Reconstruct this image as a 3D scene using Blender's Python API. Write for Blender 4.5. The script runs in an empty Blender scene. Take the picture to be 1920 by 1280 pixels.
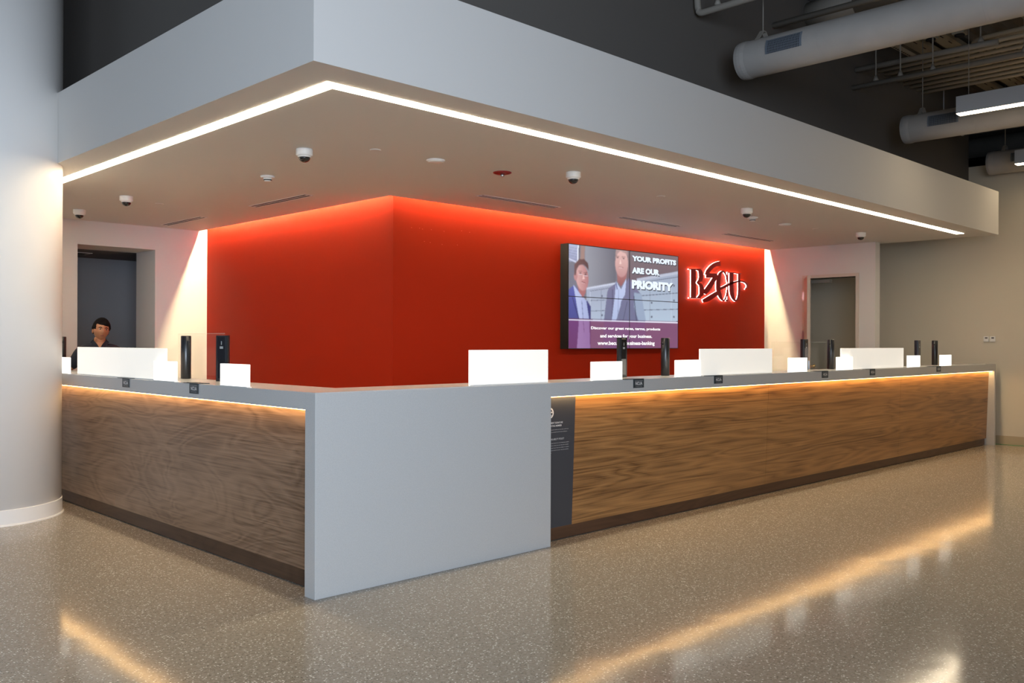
import bpy, bmesh, math, random
import numpy as np
from mathutils import Vector, Matrix

# ------------------------------------------------------------------ camera, world, light, exposure
SC = bpy.context.scene
COL = SC.collection
CAM = dict(loc=(-2.5663, -4.0477, 1.3334), yaw=0.7781, pitch=0.0011, roll=0.0031, f=1701.6)
cam_data = bpy.data.cameras.new('camera')
cam = bpy.data.objects.new('camera', cam_data)
COL.objects.link(cam)
cam_data.sensor_width = 36.0
cam_data.lens = CAM['f'] / 1920 * 36.0
cam_data.clip_start = 0.05
_cy, _sy = math.cos(CAM['yaw']), math.sin(CAM['yaw'])
_cp, _sp = math.cos(CAM['pitch']), math.sin(CAM['pitch'])
_fw = Vector((_sy * _cp, _cy * _cp, _sp))
_rt = Vector((_cy, -_sy, 0))
_up = _rt.cross(_fw)
_cr, _sr = math.cos(CAM['roll']), math.sin(CAM['roll'])
_r2 = _rt * _cr + _up * _sr
_u2 = -_rt * _sr + _up * _cr
cam.matrix_world = Matrix(((_r2.x, _u2.x, -_fw.x, CAM['loc'][0]), (_r2.y, _u2.y, -_fw.y, CAM['loc'][1]),
                           (_r2.z, _u2.z, -_fw.z, CAM['loc'][2]), (0, 0, 0, 1)))
SC.camera = cam
SC.view_settings.view_transform = 'Standard'
SC.view_settings.look = 'None'
SC.view_settings.exposure = 0.14
SC.view_settings.gamma = 1.0
SC.view_settings.use_curve_mapping = False

world = bpy.data.worlds.new('world')
SC.world = world
world.use_nodes = True
world.node_tree.nodes['Background'].inputs[0].default_value = (0.50, 0.68, 1.0, 1)
world.node_tree.nodes['Background'].inputs[1].default_value = 0.13

def area(name, loc, target, sx, sy, power, col, spread=180):
    l = bpy.data.lights.new(name, 'AREA')
    l.shape = 'RECTANGLE'; l.size = sx; l.size_y = sy; l.energy = power; l.color = col
    o = bpy.data.objects.new(name, l); COL.objects.link(o)
    l.spread = math.radians(spread)
    o.location = loc
    o.rotation_euler = (Vector(target) - Vector(loc)).to_track_quat('-Z', 'Y').to_euler()
    return o
# daylight entering through the two glazed fronts of the hall
area('window_daylight', (-4.4, -7.2, 2.1), (-1.2, 0, 2.0), 5.0, 3.2, 245, (0.74, 0.85, 1.0), 105)
area('window_daylight', (-7.7, -2.0, 2.2), (0, -1.0, 2.0), 6.0, 3.6, 50, (0.60, 0.80, 1.0))

S_LED, S_COVE, S_UNDER, S_PEND, S_GLOW = 31.0, 520.0, 14.0, 18.0, 1.5
WARM = (1.0, 0.82, 0.57)
WARM2 = (1.0, 0.60, 0.24)

# ------------------------------------------------------------------ materials
MATS = {}
def nodes_of(m):
    m.use_nodes = True
    nt = m.node_tree
    return nt, nt.nodes['Principled BSDF']
def mat(name, col, rough=0.5, metal=0.0, spec=0.5, noise=0.0, nscale=40, bump=0.0, bscale=200, coat=0.0):
    if name in MATS: return MATS[name]
    m = bpy.data.materials.new(name); nt, b = nodes_of(m)
    b.inputs['Base Color'].default_value = (*col, 1)
    b.inputs['Roughness'].default_value = rough
    b.inputs['Metallic'].default_value = metal
    b.inputs['Specular IOR Level'].default_value = spec
    b.inputs['Coat Weight'].default_value = coat
    tc = nt.nodes.new('ShaderNodeTexCoord')
    if noise:
        n = nt.nodes.new('ShaderNodeTexNoise'); n.inputs['Scale'].default_value = nscale; n.inputs['Detail'].default_value = 5
        nt.links.new(tc.outputs['Object'], n.inputs['Vector'])
        r = nt.nodes.new('ShaderNodeValToRGB')
        r.color_ramp.elements[0].position = 0.3; r.color_ramp.elements[1].position = 0.7
        r.color_ramp.elements[0].color = tuple(c * (1 - noise) for c in col) + (1,)
        r.color_ramp.elements[1].color = tuple(min(1, c * (1 + noise)) for c in col) + (1,)
        nt.links.new(n.outputs['Fac'], r.inputs['Fac'])
        nt.links.new(r.outputs['Color'], b.inputs['Base Color'])
    if bump:
        n = nt.nodes.new('ShaderNodeTexNoise'); n.inputs['Scale'].default_value = bscale; n.inputs['Detail'].default_value = 3
        nt.links.new(tc.outputs['Object'], n.inputs['Vector'])
        bp = nt.nodes.new('ShaderNodeBump'); bp.inputs['Strength'].default_value = bump; bp.inputs['Distance'].default_value = 0.002
        nt.links.new(n.outputs['Fac'], bp.inputs['Height']); nt.links.new(bp.outputs['Normal'], b.inputs['Normal'])
    MATS[name] = m
    return m
def emit(name, col, strength, base=(0.8, 0.8, 0.8)):
    if name in MATS: return MATS[name]
    m = bpy.data.materials.new(name); nt, b = nodes_of(m)
    b.inputs['Base Color'].default_value = (*base, 1)
    b.inputs['Emission Color'].default_value = (*col, 1)
    b.inputs['Emission Strength'].default_value = strength
    b.inputs['Roughness'].default_value = 0.5
    MATS[name] = m
    return m
def wood(name, axis, light, dark, figure, seed, rough=0.38, zs=2.6, rings=15.0, kr=0.42):
    """veneer: grain runs along axis ('X' or 'Y')"""
    m = bpy.data.materials.new(name); nt, b = nodes_of(m)
    N, L = nt.nodes, nt.links
    tc = N.new('ShaderNodeTexCoord')
    mp = N.new('ShaderNodeMapping')
    mp.inputs['Location'].default_value = (seed, seed * 1.7, seed * 0.6)
    mp.inputs['Scale'].default_value = (0.34, 1, zs) if axis == 'X' else (1, 0.60, zs)
    L.new(tc.outputs['Object'], mp.inputs['Vector'])
    base = N.new('ShaderNodeTexNoise'); base.inputs['Scale'].default_value = 1.3; base.inputs['Detail'].default_value = 2.0
    base.inputs['Distortion'].default_value = figure
    L.new(mp.outputs['Vector'], base.inputs['Vector'])
    # contour lines of a smooth field give cathedral figure
    ml = N.new('ShaderNodeMath'); ml.operation = 'MULTIPLY'; ml.inputs[1].default_value = rings
    L.new(base.outputs['Fac'], ml.inputs[0])
    fr = N.new('ShaderNodeMath'); fr.operation = 'PINGPONG'; fr.inputs[1].default_value = 0.5
    L.new(ml.outputs[0], fr.inputs[0])
    mp2 = N.new('ShaderNodeMapping')
    mp2.inputs['Scale'].default_value = (0.8, 1, 70) if axis == 'X' else (1, 1.2, 65)
    L.new(tc.outputs['Object'], mp2.inputs['Vector'])
    fine = N.new('ShaderNodeTexNoise'); fine.inputs['Scale'].default_value = 1.6; fine.inputs['Detail'].default_value = 6
    fine.inputs['Distortion'].default_value = 0.3
    L.new(mp2.outputs['Vector'], fine.inputs['Vector'])
    big = N.new('ShaderNodeTexNoise'); big.inputs['Scale'].default_value = 0.9; big.inputs['Detail'].default_value = 1
    L.new(mp.outputs['Vector'], big.inputs['Vector'])
    def mad(sock, k, add):
        n = N.new('ShaderNodeMath'); n.operation = 'MULTIPLY_ADD'; n.inputs[1].default_value = k
        L.new(sock, n.inputs[0])
        if isinstance(add, float): n.inputs[2].default_value = add
        else: L.new(add, n.inputs[2])
        return n.outputs[0]
    s = mad(fr.outputs[0], kr, 0.0)
    s = mad(fine.outputs['Fac'], 0.62, s)
    s = mad(big.outputs['Fac'], 0.45, s)
    r = N.new('ShaderNodeValToRGB')
    e = r.color_ramp.elements
    e[0].position = 0.38; e[0].color = (*dark, 1)
    e[1].position = 0.86; e[1].color = (*light, 1)
    mid = r.color_ramp.elements.new(0.60); mid.color = tuple(0.45 * a + 0.55 * c for a, c in zip(dark, light)) + (1,)
    L.new(s, r.inputs['Fac']); L.new(r.outputs['Color'], b.inputs['Base Color'])
    b.inputs['Roughness'].default_value = rough
    MATS[name] = m
    return m

M_PAINT = mat('painted_gypsum', (0.66, 0.645, 0.62), 0.6, bump=0.15, bscale=350)
M_COLUMN = mat('column_paint', (0.84, 0.82, 0.79), 0.42, bump=0.1, bscale=300)
M_FAR = mat('beige_wall_paint', (0.60, 0.545, 0.44), 0.6, bump=0.15, bscale=350)
M_UPPER = mat('upper_wall_paint', (0.115, 0.105, 0.095), 0.85)
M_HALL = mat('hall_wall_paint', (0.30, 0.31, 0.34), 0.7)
M_RED = mat('red_wall_paint', (0.37, 0.017, 0.0022), 0.6, spec=0.12, bump=0.1, bscale=350)
M_QUARTZ = mat('grey_quartz', (0.56, 0.56, 0.55), 0.22, noise=0.05, nscale=180)
M_QUARTZ_EDGE = mat('quartz_edge_line', (0.62, 0.63, 0.64), 0.3)
M_FROST = None
M_BLACK = mat('black_metal', (0.012, 0.013, 0.016), 0.28, 0.0, 0.6)
M_BLACKP = mat('black_plastic', (0.02, 0.02, 0.022), 0.45)
M_WHITEP = mat('white_plastic', (0.78, 0.77, 0.75), 0.4)
M_DOME = mat('smoked_dome', (0.01, 0.01, 0.012), 0.05, coat=0.6)
M_CHROME = mat('chrome', (0.55, 0.55, 0.56), 0.3, 1.0)
M_BRASS = mat('brass', (0.8, 0.55, 0.2), 0.25, 1.0)
M_SLIT = mat('dark_slot', (0.015, 0.012, 0.012), 0.8)
M_DUCT = mat('galvanised_painted_duct', (0.40, 0.38, 0.36), 0.55, noise=0.05, nscale=6)
M_PIPE = mat('painted_pipe', (0.30, 0.275, 0.24), 0.55)
M_CONDUIT = mat('conduit_paint', (0.44, 0.37, 0.27), 0.5)
M_DECK = mat('ceiling_deck_paint', (0.20, 0.19, 0.17), 0.8, noise=0.15, nscale=3)
M_TRAY = mat('cable_tray_metal', (0.42, 0.38, 0.29), 0.6)
M_PENDANT = mat('pendant_aluminium', (0.42, 0.44, 0.47), 0.4)
M_SIGNGREY = mat('charcoal_vinyl', (0.055, 0.06, 0.072), 0.45)
M_TEXTW = mat('white_lettering', (0.75, 0.75, 0.75), 0.5)
M_PLAQUE = mat('dark_plaque', (0.03, 0.045, 0.055), 0.4)
M_DOOR = mat('door_leaf_paint', (0.50, 0.42, 0.34), 0.5)
M_FRAME = mat('door_frame_paint', (0.62, 0.55, 0.47), 0.45)
M_TAPE = mat('green_tape', (0.03, 0.22, 0.06), 0.6)
M_TOE_L = wood('toe_kick_walnut', 'X', (0.13, 0.065, 0.035), (0.07, 0.035, 0.02), 0.6, 9.1, 0.45)
M_ALARM = mat('red_alarm_plate', (0.25, 0.008, 0.01), 0.35)
M_BASECOVE = mat('baseboard_vinyl', (0.42, 0.34, 0.23), 0.5)

E_LED = emit('led_diffuser', WARM, S_LED)
E_COVE = emit('cove_led', (1.0, 0.78, 0.45), S_COVE)
E_UNDER = emit('undercounter_led', WARM2, S_UNDER)
E_PEND = emit('pendant_diffuser', (1.0, 0.78, 0.50), S_PEND)
E_GLOW = emit('glowing_acrylic', (1.0, 0.95, 0.84), S_GLOW)
M_FROST = emit('emissive_frosted_acrylic', (1.0, 0.95, 0.84), 0.50, (0.86, 0.84, 0.80))  # weak even glow added over the whole frosted sheet to raise its brightness
E_HALO = emit('letter_halo', (1.0, 0.90, 0.86), 6.0)

def terrazzo():
    m = bpy.data.materials.new('terrazzo'); nt, b = nodes_of(m); N, L = nt.nodes, nt.links
    tc = N.new('ShaderNodeTexCoord')
    def vor(scale, lo, hi):
        v = N.new('ShaderNodeTexVoronoi'); v.inputs['Scale'].default_value = scale
        L.new(tc.outputs['Object'], v.inputs['Vector'])
        sp = N.new('ShaderNodeSeparateColor'); L.new(v.outputs['Color'], sp.inputs['Color'])
        g = N.new('ShaderNodeMapRange'); g.inputs['From Min'].default_value = lo; g.inputs['From Max'].default_value = hi
        L.new(sp.outputs['Red'], g.inputs['Value'])
        d = N.new('ShaderNodeMapRange'); d.inputs['From Min'].default_value = 0.42; d.inputs['From Max'].default_value = 0.30
        L.new(v.outputs['Distance'], d.inputs['Value'])
        mu = N.new('ShaderNodeMath'); mu.operation = 'MULTIPLY'
        L.new(g.outputs['Result'], mu.inputs[0]); L.new(d.outputs['Result'], mu.inputs[1])
        return mu.outputs[0], sp
    chips, sp = vor(95, 0.74, 0.80)
    chips2, sp2 = vor(150, 0.70, 0.80)
    darks, sp3 = vor(120, 0.80, 0.86)
    nz = N.new('ShaderNodeTexNoise'); nz.inputs['Scale'].default_value = 60; nz.inputs['Detail'].default_value = 4
    L.new(tc.outputs['Object'], nz.inputs['Vector'])
    r = N.new('ShaderNodeValToRGB')
    r.color_ramp.elements[0].position = 0.3; r.color_ramp.elements[0].color = (0.28, 0.245, 0.195, 1)
    r.color_ramp.elements[1].position = 0.72; r.color_ramp.elements[1].color = (0.43, 0.38, 0.315, 1)
    L.new(nz.outputs['Fac'], r.inputs['Fac'])
    def mix(fac, a, colr):
        x = N.new('ShaderNodeMix'); x.data_type = 'RGBA'
        L.new(fac, x.inputs['Factor']); L.new(a, x.inputs['A']); x.inputs['B'].default_value = (*colr, 1)
        return x.outputs['Result']
    c = mix(darks, r.outputs['Color'], (0.13, 0.11, 0.088))
    c = mix(chips2, c, (0.46, 0.42, 0.36))
    c = mix(chips, c, (0.86, 0.83, 0.76))
    L.new(c, b.inputs['Base Color'])
    b.inputs['Roughness'].default_value = 0.11
    b.inputs['Specular IOR Level'].default_value = 0.20
    n2 = N.new('ShaderNodeTexNoise'); n2.inputs['Scale'].default_value = 1.6
    L.new(tc.outputs['Object'], n2.inputs['Vector'])
    bp = N.new('ShaderNodeBump'); bp.inputs['Strength'].default_value = 0.22; bp.inputs['Distance'].default_value = 0.012
    L.new(n2.outputs['Fac'], bp.inputs['Height']); L.new(bp.outputs['Normal'], b.inputs['Normal'])
    return m
M_FLOOR = terrazzo()

def glassmat():
    m = bpy.data.materials.new('clear_glass'); m.use_nodes = True; nt = m.node_tree; nt.nodes.clear()
    o = nt.nodes.new('ShaderNodeOutputMaterial'); mx = nt.nodes.new('ShaderNodeMixShader')
    t = nt.nodes.new('ShaderNodeBsdfTransparent'); t.inputs[0].default_value = (0.97, 0.985, 0.98, 1)
    g = nt.nodes.new('ShaderNodeBsdfGlossy'); g.inputs['Roughness'].default_value = 0.02
    f = nt.nodes.new('ShaderNodeValue'); f.outputs[0].default_value = 0.025
    nt.links.new(f.outputs[0], mx.inputs[0]); nt.links.new(t.outputs[0], mx.inputs[1]); nt.links.new(g.outputs[0], mx.inputs[2])
    nt.links.new(mx.outputs[0], o.inputs[0])
    return m
M_GLASS = glassmat()
M_GLASSEDGE = mat('polished_glass_edge', (0.75, 0.78, 0.76), 0.2)

# ------------------------------------------------------------------ mesh helpers
def BM(): return bmesh.new()
def box(bm, x0, y0, z0, x1, y1, z1, bev=0.0):
    x0, x1 = sorted((x0, x1)); y0, y1 = sorted((y0, y1)); z0, z1 = sorted((z0, z1))
    vs = [bm.verts.new(p) for p in ((x0, y0, z0), (x1, y0, z0), (x1, y1, z0), (x0, y1, z0), (x0, y0, z1), (x1, y0, z1), (x1, y1, z1), (x0, y1, z1))]
    fs = [bm.faces.new([vs[i] for i in f]) for f in ((0, 3, 2, 1), (4, 5, 6, 7), (0, 1, 5, 4), (1, 2, 6, 5), (2, 3, 7, 6), (3, 0, 4, 7))]
    if bev:
        es = list({e for f in fs for e in f.edges})
        bmesh.ops.bevel(bm, geom=es, offset=bev, segments=2, affect='EDGES', profile=0.5)
    return bm
def B(*a, bev=0.0): return box(BM(), *a, bev=bev)
def ring_loft(bm, rings, cap=True, smooth=True):
    prev = None; first = None
    for r in rings:
        vs = [bm.verts.new(p) for p in r]
        if prev:
            n = len(vs)
            for i in range(n):
                f = bm.faces.new((prev[i], prev[(i + 1) % n], vs[(i + 1) % n], vs[i])); f.smooth = smooth
        else: first = vs
        prev = vs
    if cap:
        bm.faces.new(list(reversed(first))); bm.faces.new(prev)
    return bm
def lathe(bm, cx, cy, prof, n=32, cap=True):
    """prof: list of (r, z)"""
    return ring_loft(bm, [[(cx + max(r, 1e-4) * math.cos(2 * math.pi * i / n), cy + max(r, 1e-4) * math.sin(2 * math.pi * i / n), z) for i in range(n)] for r, z in prof], cap)
def tube(bm, pts, r, n=12, cap=True):
    pts = [Vector(p) for p in pts]; rings = []
    for i, p in enumerate(pts):
        t = (pts[min(i + 1, len(pts) - 1)] - pts[max(i - 1, 0)]).normalized()
        a = Vector((0, 0, 1)) if abs(t.z) < 0.9 else Vector((1, 0, 0))
        u = t.cross(a).normalized(); v = t.cross(u)
        rr = r[i] if isinstance(r, (list, tuple)) else r
        rings.append([p + (u * math.cos(2 * math.pi * k / n) + v * math.sin(2 * math.pi * k / n)) * rr for k in range(n)])
    return ring_loft(bm, rings, cap)
def bend(a, b, c, r=0.08, k=6):
    """path a-b-c with a rounded corner at b"""
    a, b, c = Vector(a), Vector(b), Vector(c)
    p = b + (a - b).normalized() * r; q = b + (c - b).normalized() * r
    return [a] + [((1 - t) ** 2) * p + 2 * t * (1 - t) * b + t * t * q for t in [i / k for i in range(k + 1)]] + [c]
def prism(bm, pts, d):
    """pts: planar polygon (3D) extruded by vector d"""
    d = Vector(d); a = [bm.verts.new(Vector(p)) for p in pts]; b2 = [bm.verts.new(Vector(p) + d) for p in pts]
    n = len(pts)
    bm.faces.new(a); bm.faces.new(list(reversed(b2)))
    for i in range(n): bm.faces.new((a[i], b2[i], b2[(i + 1) % n], a[(i + 1) % n]))
    bmesh.ops.recalc_face_normals(bm, faces=bm.faces[:])
    return bm

def mesh_obj(name, bm, m, parent=None, origin=(0, 0, 0)):
    me = bpy.data.meshes.new(name)
    if any(origin): bmesh.ops.translate(bm, verts=bm.verts[:], vec=-Vector(origin))
    bmesh.ops.recalc_face_normals(bm, faces=bm.faces[:])
    bm.to_mesh(me); bm.free()
    me.materials.append(m)
    o = bpy.data.objects.new(name, me); COL.objects.link(o)
    if parent: o.parent = parent
    else: o.location = origin
    return o
def thing(name, label, cat, loc=(0, 0, 0), group=None, rotz=0):
    o = bpy.data.objects.new(name, None); COL.objects.link(o)
    o.empty_display_size = 0.05
    o.location = loc; o.rotation_euler = (0, 0, rotz)
    o['label'] = label; o['category'] = cat
    if group: o['group'] = group
    o['_o'] = list(loc)
    return o
def part(root, name, bm, m, label=None, on=None, local=False):
    """mesh in world coordinates (or local to the root) parented to root, or to the part 'on'"""
    org = (0, 0, 0) if local else tuple(root['_o'])
    o = mesh_obj(name, bm, m, on or root, org)
    if label: o['label'] = label
    return o
def mesh_obj_fix(o): return o
def single(name, bm, m, label, cat, origin, group=None):
    o = mesh_obj(name, bm, m, None, origin)
    o['label'] = label; o['category'] = cat
    if group: o['group'] = group
    return o
def struct(name, bm, m, parent=None):
    o = mesh_obj(name, bm, m, parent)
    if not parent: o['kind'] = 'structure'
    return o
def dup(root, loc, rotz=0.0, label=None, group=None):
    def rec(o, par):
        c = o.copy(); COL.objects.link(c); c.parent = par
        for ch in list(o.children): rec(ch, c)
        return c
    r = rec(root, None); r.location = loc; r.rotation_euler = (0, 0, rotz)
    if label: r['label'] = label
    if group: r['group'] = group
    return r

def text_bm(s, x0, x1, z0, z1, bold=0.0, depth=0.002, origin=(0, 0, 0), axis='X', align='fit', shear=0.0):
    """lettering fitted to a box in the plane given by axis: 'X' faces -Y, 'Y' faces -X (reading toward -Y)"""
    cu = bpy.data.curves.new('lettering', 'FONT'); cu.body = s; cu.size = 1.0; cu.offset = bold; cu.extrude = 0.0
    cu.shear = shear; cu.resolution_u = 3
    ob = bpy.data.objects.new('lettering', cu); COL.objects.link(ob)
    bpy.context.view_layer.update()
    me = bpy.data.meshes.new_from_object(ob.evaluated_get(bpy.context.evaluated_depsgraph_get()))
    bpy.data.objects.remove(ob); bpy.data.curves.remove(cu)
    bm = BM(); bm.from_mesh(me); bpy.data.meshes.remove(me)
    xs = [v.co.x for v in bm.verts]; ys = [v.co.y for v in bm.verts]
    ax, bx, ay, by = min(xs), max(xs), min(ys), max(ys)
    for v in bm.verts:
        s_ = (v.co.x - ax) / (bx - ax) * (x1 - x0) + x0; t = (v.co.y - ay) / (by - ay) * (z1 - z0) + z0
        v.co = Vector((s_, -depth, t)) if axis == 'X' else Vector((-depth, -s_, t))
        v.co += Vector(origin)
    return bm

# ------------------------------------------------------------------ main dimensions
H, TH, LX, LY = 1.07, 0.092, 10.38, 6.30      # ledge top, ledge thickness, run lengths
LD = 0.36                                      # ledge depth
ZS, ZT = 2.698, 3.238                          # soffit underside, soffit top
SX, SY, SE = -0.165, -0.233, 9.73              # soffit faces
EX, EY = 2.55, 2.77                            # inner edge of soffit (cove slot)
RX, RY = 2.65, 2.85                            # red wall faces
WY, WX = 6.65, 9.44                            # white side walls
FX = 10.55                                     # far wall
UY = 0.40                                      # upper wall plane
ZC = 4.80                                      # ceiling deck

# ------------------------------------------------------------------ the room
struct('floor', B(-8.4, -7.76, -0.10, 14.5, 9.2, 0.0), M_FLOOR)
bm = BM()
# corrugated deck: ribs run along X
ys = []
y = -7.76
while y < 9.2:
    ys += [(y, ZC), (y + 0.05, ZC + 0.06), (y + 0.12, ZC + 0.06), (y + 0.17, ZC)]
    y += 0.22
va = [bm.verts.new((-8.4, yy, zz)) for yy, zz in ys]; vb = [bm.verts.new((14.5, yy, zz)) for yy, zz in ys]
for i in range(len(ys) - 1): bm.faces.new((va[i], va[i + 1], vb[i + 1], vb[i]))
struct('ceiling_deck', bm, M_DECK)
# soffit over the counters
bm = BM()
box(bm, SX, SY, ZS, EX, WY, ZT)
box(bm, EX, SY, ZS, SE, EY, ZT)
struct('ceiling_soffit', bm, M_PAINT)
bm = BM()
box(bm, EX, EY, 3.03, RX + 0.3, WY, ZT)
box(bm, RX + 0.3, EY, 3.03, WX + 0.14, RY + 0.3, ZT)
struct('ceiling_cove_top', bm, M_PAINT)
# red feature walls
struct('wall_red_side', B(RX, RY + 0.10, 0, RX + 0.1, WY, 3.03), M_RED)
struct('wall_red_front', B(RX, RY, 0, WX, RY + 0.10, 3.03), M_RED)
# white wall on the left with a deep opening, then a short hall
bm = BM(); OX0, OX1, OZ = 1.114, 1.997, 2.425
box(bm, -2.6, WY, 0, OX0, 7.2, 3.03); box(bm, OX0, WY, OZ, OX1, 7.2, 3.03); box(bm, OX1, WY, 0, 3.4, 7.2, 3.03)
struct('wall_left', bm, M_PAINT)
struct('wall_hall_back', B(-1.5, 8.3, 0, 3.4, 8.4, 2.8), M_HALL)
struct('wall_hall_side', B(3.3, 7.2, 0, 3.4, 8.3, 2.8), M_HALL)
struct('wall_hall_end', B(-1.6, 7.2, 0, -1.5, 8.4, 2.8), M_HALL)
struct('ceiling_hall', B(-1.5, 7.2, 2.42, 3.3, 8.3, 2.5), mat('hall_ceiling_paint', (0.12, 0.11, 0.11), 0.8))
# white wall on the right with the staff door
bm = BM(); DY0, DY1, DZ = 1.467, 2.20, 2.25; WT = 0.14
box(bm, WX, 1.20, 0, WX + WT, DY0, ZS); box(bm, WX, DY0, DZ, WX + WT, DY1, ZS); box(bm, WX, DY1, 0, WX + WT, RY + 0.3, ZS)
box(bm, WX, EY, ZS, WX + WT, RY + 0.3, 3.03)
struct('wall_right', bm, M_PAINT)
struct('wall_far', B(FX, -7.6, 0, FX + 0.12, 6.0, 3.74), M_FAR)
struct('wall_passage_end', B(WX + WT, 4.6, 0, FX, 4.7, 3.2), M_FAR)
struct('baseboard_far', B(FX - 0.012, -7.6, 0, FX, 4.6, 0.117), M_BASECOVE)
# high walls behind the soffit
struct('wall_upper_front', B(UY, UY, ZT, FX, UY + 0.12, ZC + 0.02), M_UPPER)
struct('wall_upper_side', B(UY, UY + 0.12, ZT, UY + 0.12, WY + 0.5, ZC + 0.02), M_UPPER)
struct('wall_upper_bridge', B(SE, UY, 2.95, FX, UY + 0.12, ZT), M_UPPER)
struct('wall_beyond', B(14.4, -7.6, 0, 14.5, 9.2, ZC), M_UPPER)
struct('wall_back', B(-8.4, 9.1, 0, 14.5, 9.2, ZC), M_UPPER)
# glazed fronts behind the camera and to its left (openings for the daylight)
def glazed(name, horizontal, fixed, a, b, n):
    bm = BM()
    def bb(s0, s1, z0, z1, t=0.06):
        if horizontal: box(bm, s0, fixed - t, z0, s1, fixed + t, z1)
        else: box(bm, fixed - t, s0, z0, fixed + t, s1, z1)
    bb(a, b, 0, 0.25); bb(a, b, 4.2, ZC); bb(a, b, 2.6, 2.68)
    for i in range(n + 1):
        s = a + (b - a) * i / n; bb(max(a, s - 0.04), min(b, s + 0.04), 0.25, 4.2)
    struct(name, bm, M_PENDANT)
glazed('window_1', True, -7.7, -8.4, -0.5, 6)
struct('wall_behind', B(-0.5, -7.76, 0, 14.5, -7.64, ZC), mat('dark_rear_wall_paint', (0.25, 0.23, 0.21), 0.8))
glazed('window_2', False, -8.3, -7.6, 9.1, 13)

# ------------------------------------------------------------------ round column
CX, CY, CR = -0.597, 3.712, 0.555
t = thing('round_column', 'tall round white column with a shallow base ring at the left edge, in front of the counter', 'column', (CX, CY, 0))
bm = lathe(BM(), CX, CY, [(CR, 0.0), (CR, ZC)], 96); part(t, 'shaft', bm, M_COLUMN)
bm = lathe(BM(), CX, CY, [(CR + 0.020, 0.0), (CR + 0.018, 0.006), (CR + 0.008, 0.012), (CR + 0.006, 0.112), (CR + 0.0015, 0.116)], 96)
for f in bm.faces: f.smooth = False
part(t, 'base_ring', bm, M_COLUMN)

# ------------------------------------------------------------------ counter: quartz ledge with waterfall ends
top = thing('stone_countertop', 'grey quartz counter ledge running round the corner, ending in a full-height slab at the corner', 'countertop', (0, 0, 0))
PX = 1.783
bm = BM()
outline = [(0, 0), (LX, 0), (LX, LD), (LD, LD), (LD, LY), (0, LY)]
prism(bm, [(x, y, H - TH) for x, y in outline], (0, 0, TH))
bmesh.ops.bevel(bm, geom=[e for e in bm.edges], offset=0.003, segments=2, affect='EDGES')
part(top, 'ledge', bm, M_QUARTZ)
part(top, 'corner_slab', B(-0.0008, -0.0008, 0, PX, 0.098, H - 0.0035, bev=0.002), M_QUARTZ, 'full-height grey slab facing the floor at the corner')
part(top, 'end_slab', B(LX - 0.045, -0.0008, 0, LX + 0.0008, LD, H - 0.0035, bev=0.002), M_QUARTZ, 'narrow upright slab at the far end')
bm = BM(); box(bm, PX, 0.022, H - TH - 0.004, LX - 0.05, 0.062, H - TH - 0.0005); part(top, 'under_ledge_light', bm, E_UNDER, 'glowing amber light strip')
bm = BM(); box(bm, 0.016, 0.10, H - TH - 0.004, 0.052, LY - 0.02, H - TH - 0.0005); part(top, 'under_ledge_light', bm, E_UNDER, 'glowing amber light strip')

# wood-clad bases: front faces lean in toward the floor
def lean_panel(axis, a, b, z0, z1, r0, r1, t=0.02):
    """recess r1 at the top z1 and r0 at the bottom z0"""
    bm = BM()
    if axis == 'X': P = [(a, r0, z0), (b, r0, z0), (b, r1, z1), (a, r1, z1)]; d = (0, t, 0)
    else: P = [(r0, a, z0), (r0, b, z0), (r1, b, z1), (r1, a, z1)]; d = (t, 0, 0)
    return prism(bm, P, d)
ZW = 0.088
R0, R1 = 0.098, 0.066
WR = [wood('walnut_veneer_right', 'X', (0.50, 0.255, 0.090), (0.120, 0.050, 0.018), 0.25, s, 0.38, 5.0, 10.0, 0.40) for s in (3.1,)]
base_r = thing('counter_base', 'long walnut-clad counter base under the right-hand ledge', 'counter', (PX, 0.2, 0), 'walnut-clad counter bases')
seams = [PX + 0.005, 4.67, 7.51, LX - 0.05]
for a, b in zip(seams[:-1], seams[1:]):
    part(base_r, 'wood_panel', lean_panel('X', a + 0.0015, b - 0.0015, ZW, H - TH - 0.001, R0, R1), WR[0])
part(base_r, 'toe_kick', B(PX + 0.005, 0.106, 0.006, LX - 0.09, 0.124, ZW), M_TOE_L, 'darker recessed plinth')
part(base_r, 'carcass', B(PX + 0.005, 0.13, 0, LX - 0.08, LD - 0.01, H - TH - 0.002), M_BLACKP)
WLm = wood('walnut_veneer_left', 'Y', (0.40, 0.26, 0.165), (0.125, 0.072, 0.042), 1.3, 5.3, 0.38, 2.0, 11.0, 0.26)
TOE2 = wood('toe_kick_walnut_side', 'Y', (0.11, 0.062, 0.036), (0.06, 0.033, 0.02), 0.6, 2.1, 0.45)
base_l = thing('counter_base', 'shorter walnut-clad counter base with swirling grain, beside the round column', 'counter', (0.2, 0.1, 0), 'walnut-clad counter bases')
ls = [0.105, 2.86, LY]
for a, b in zip(ls[:-1], ls[1:]):
    part(base_l, 'wood_panel', lean_panel('Y', a + 0.0015, b - 0.0015, 0.100, H - TH - 0.001, 0.085, 0.055), WLm)
part(base_l, 'toe_kick', B(0.096, 0.105, 0.006, 0.112, LY, 0.100), TOE2, 'darker recessed plinth')
part(base_l, 'carcass', B(0.13, 0.105, 0, LD - 0.01, LY, H - TH - 0.002), M_BLACKP)

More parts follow.
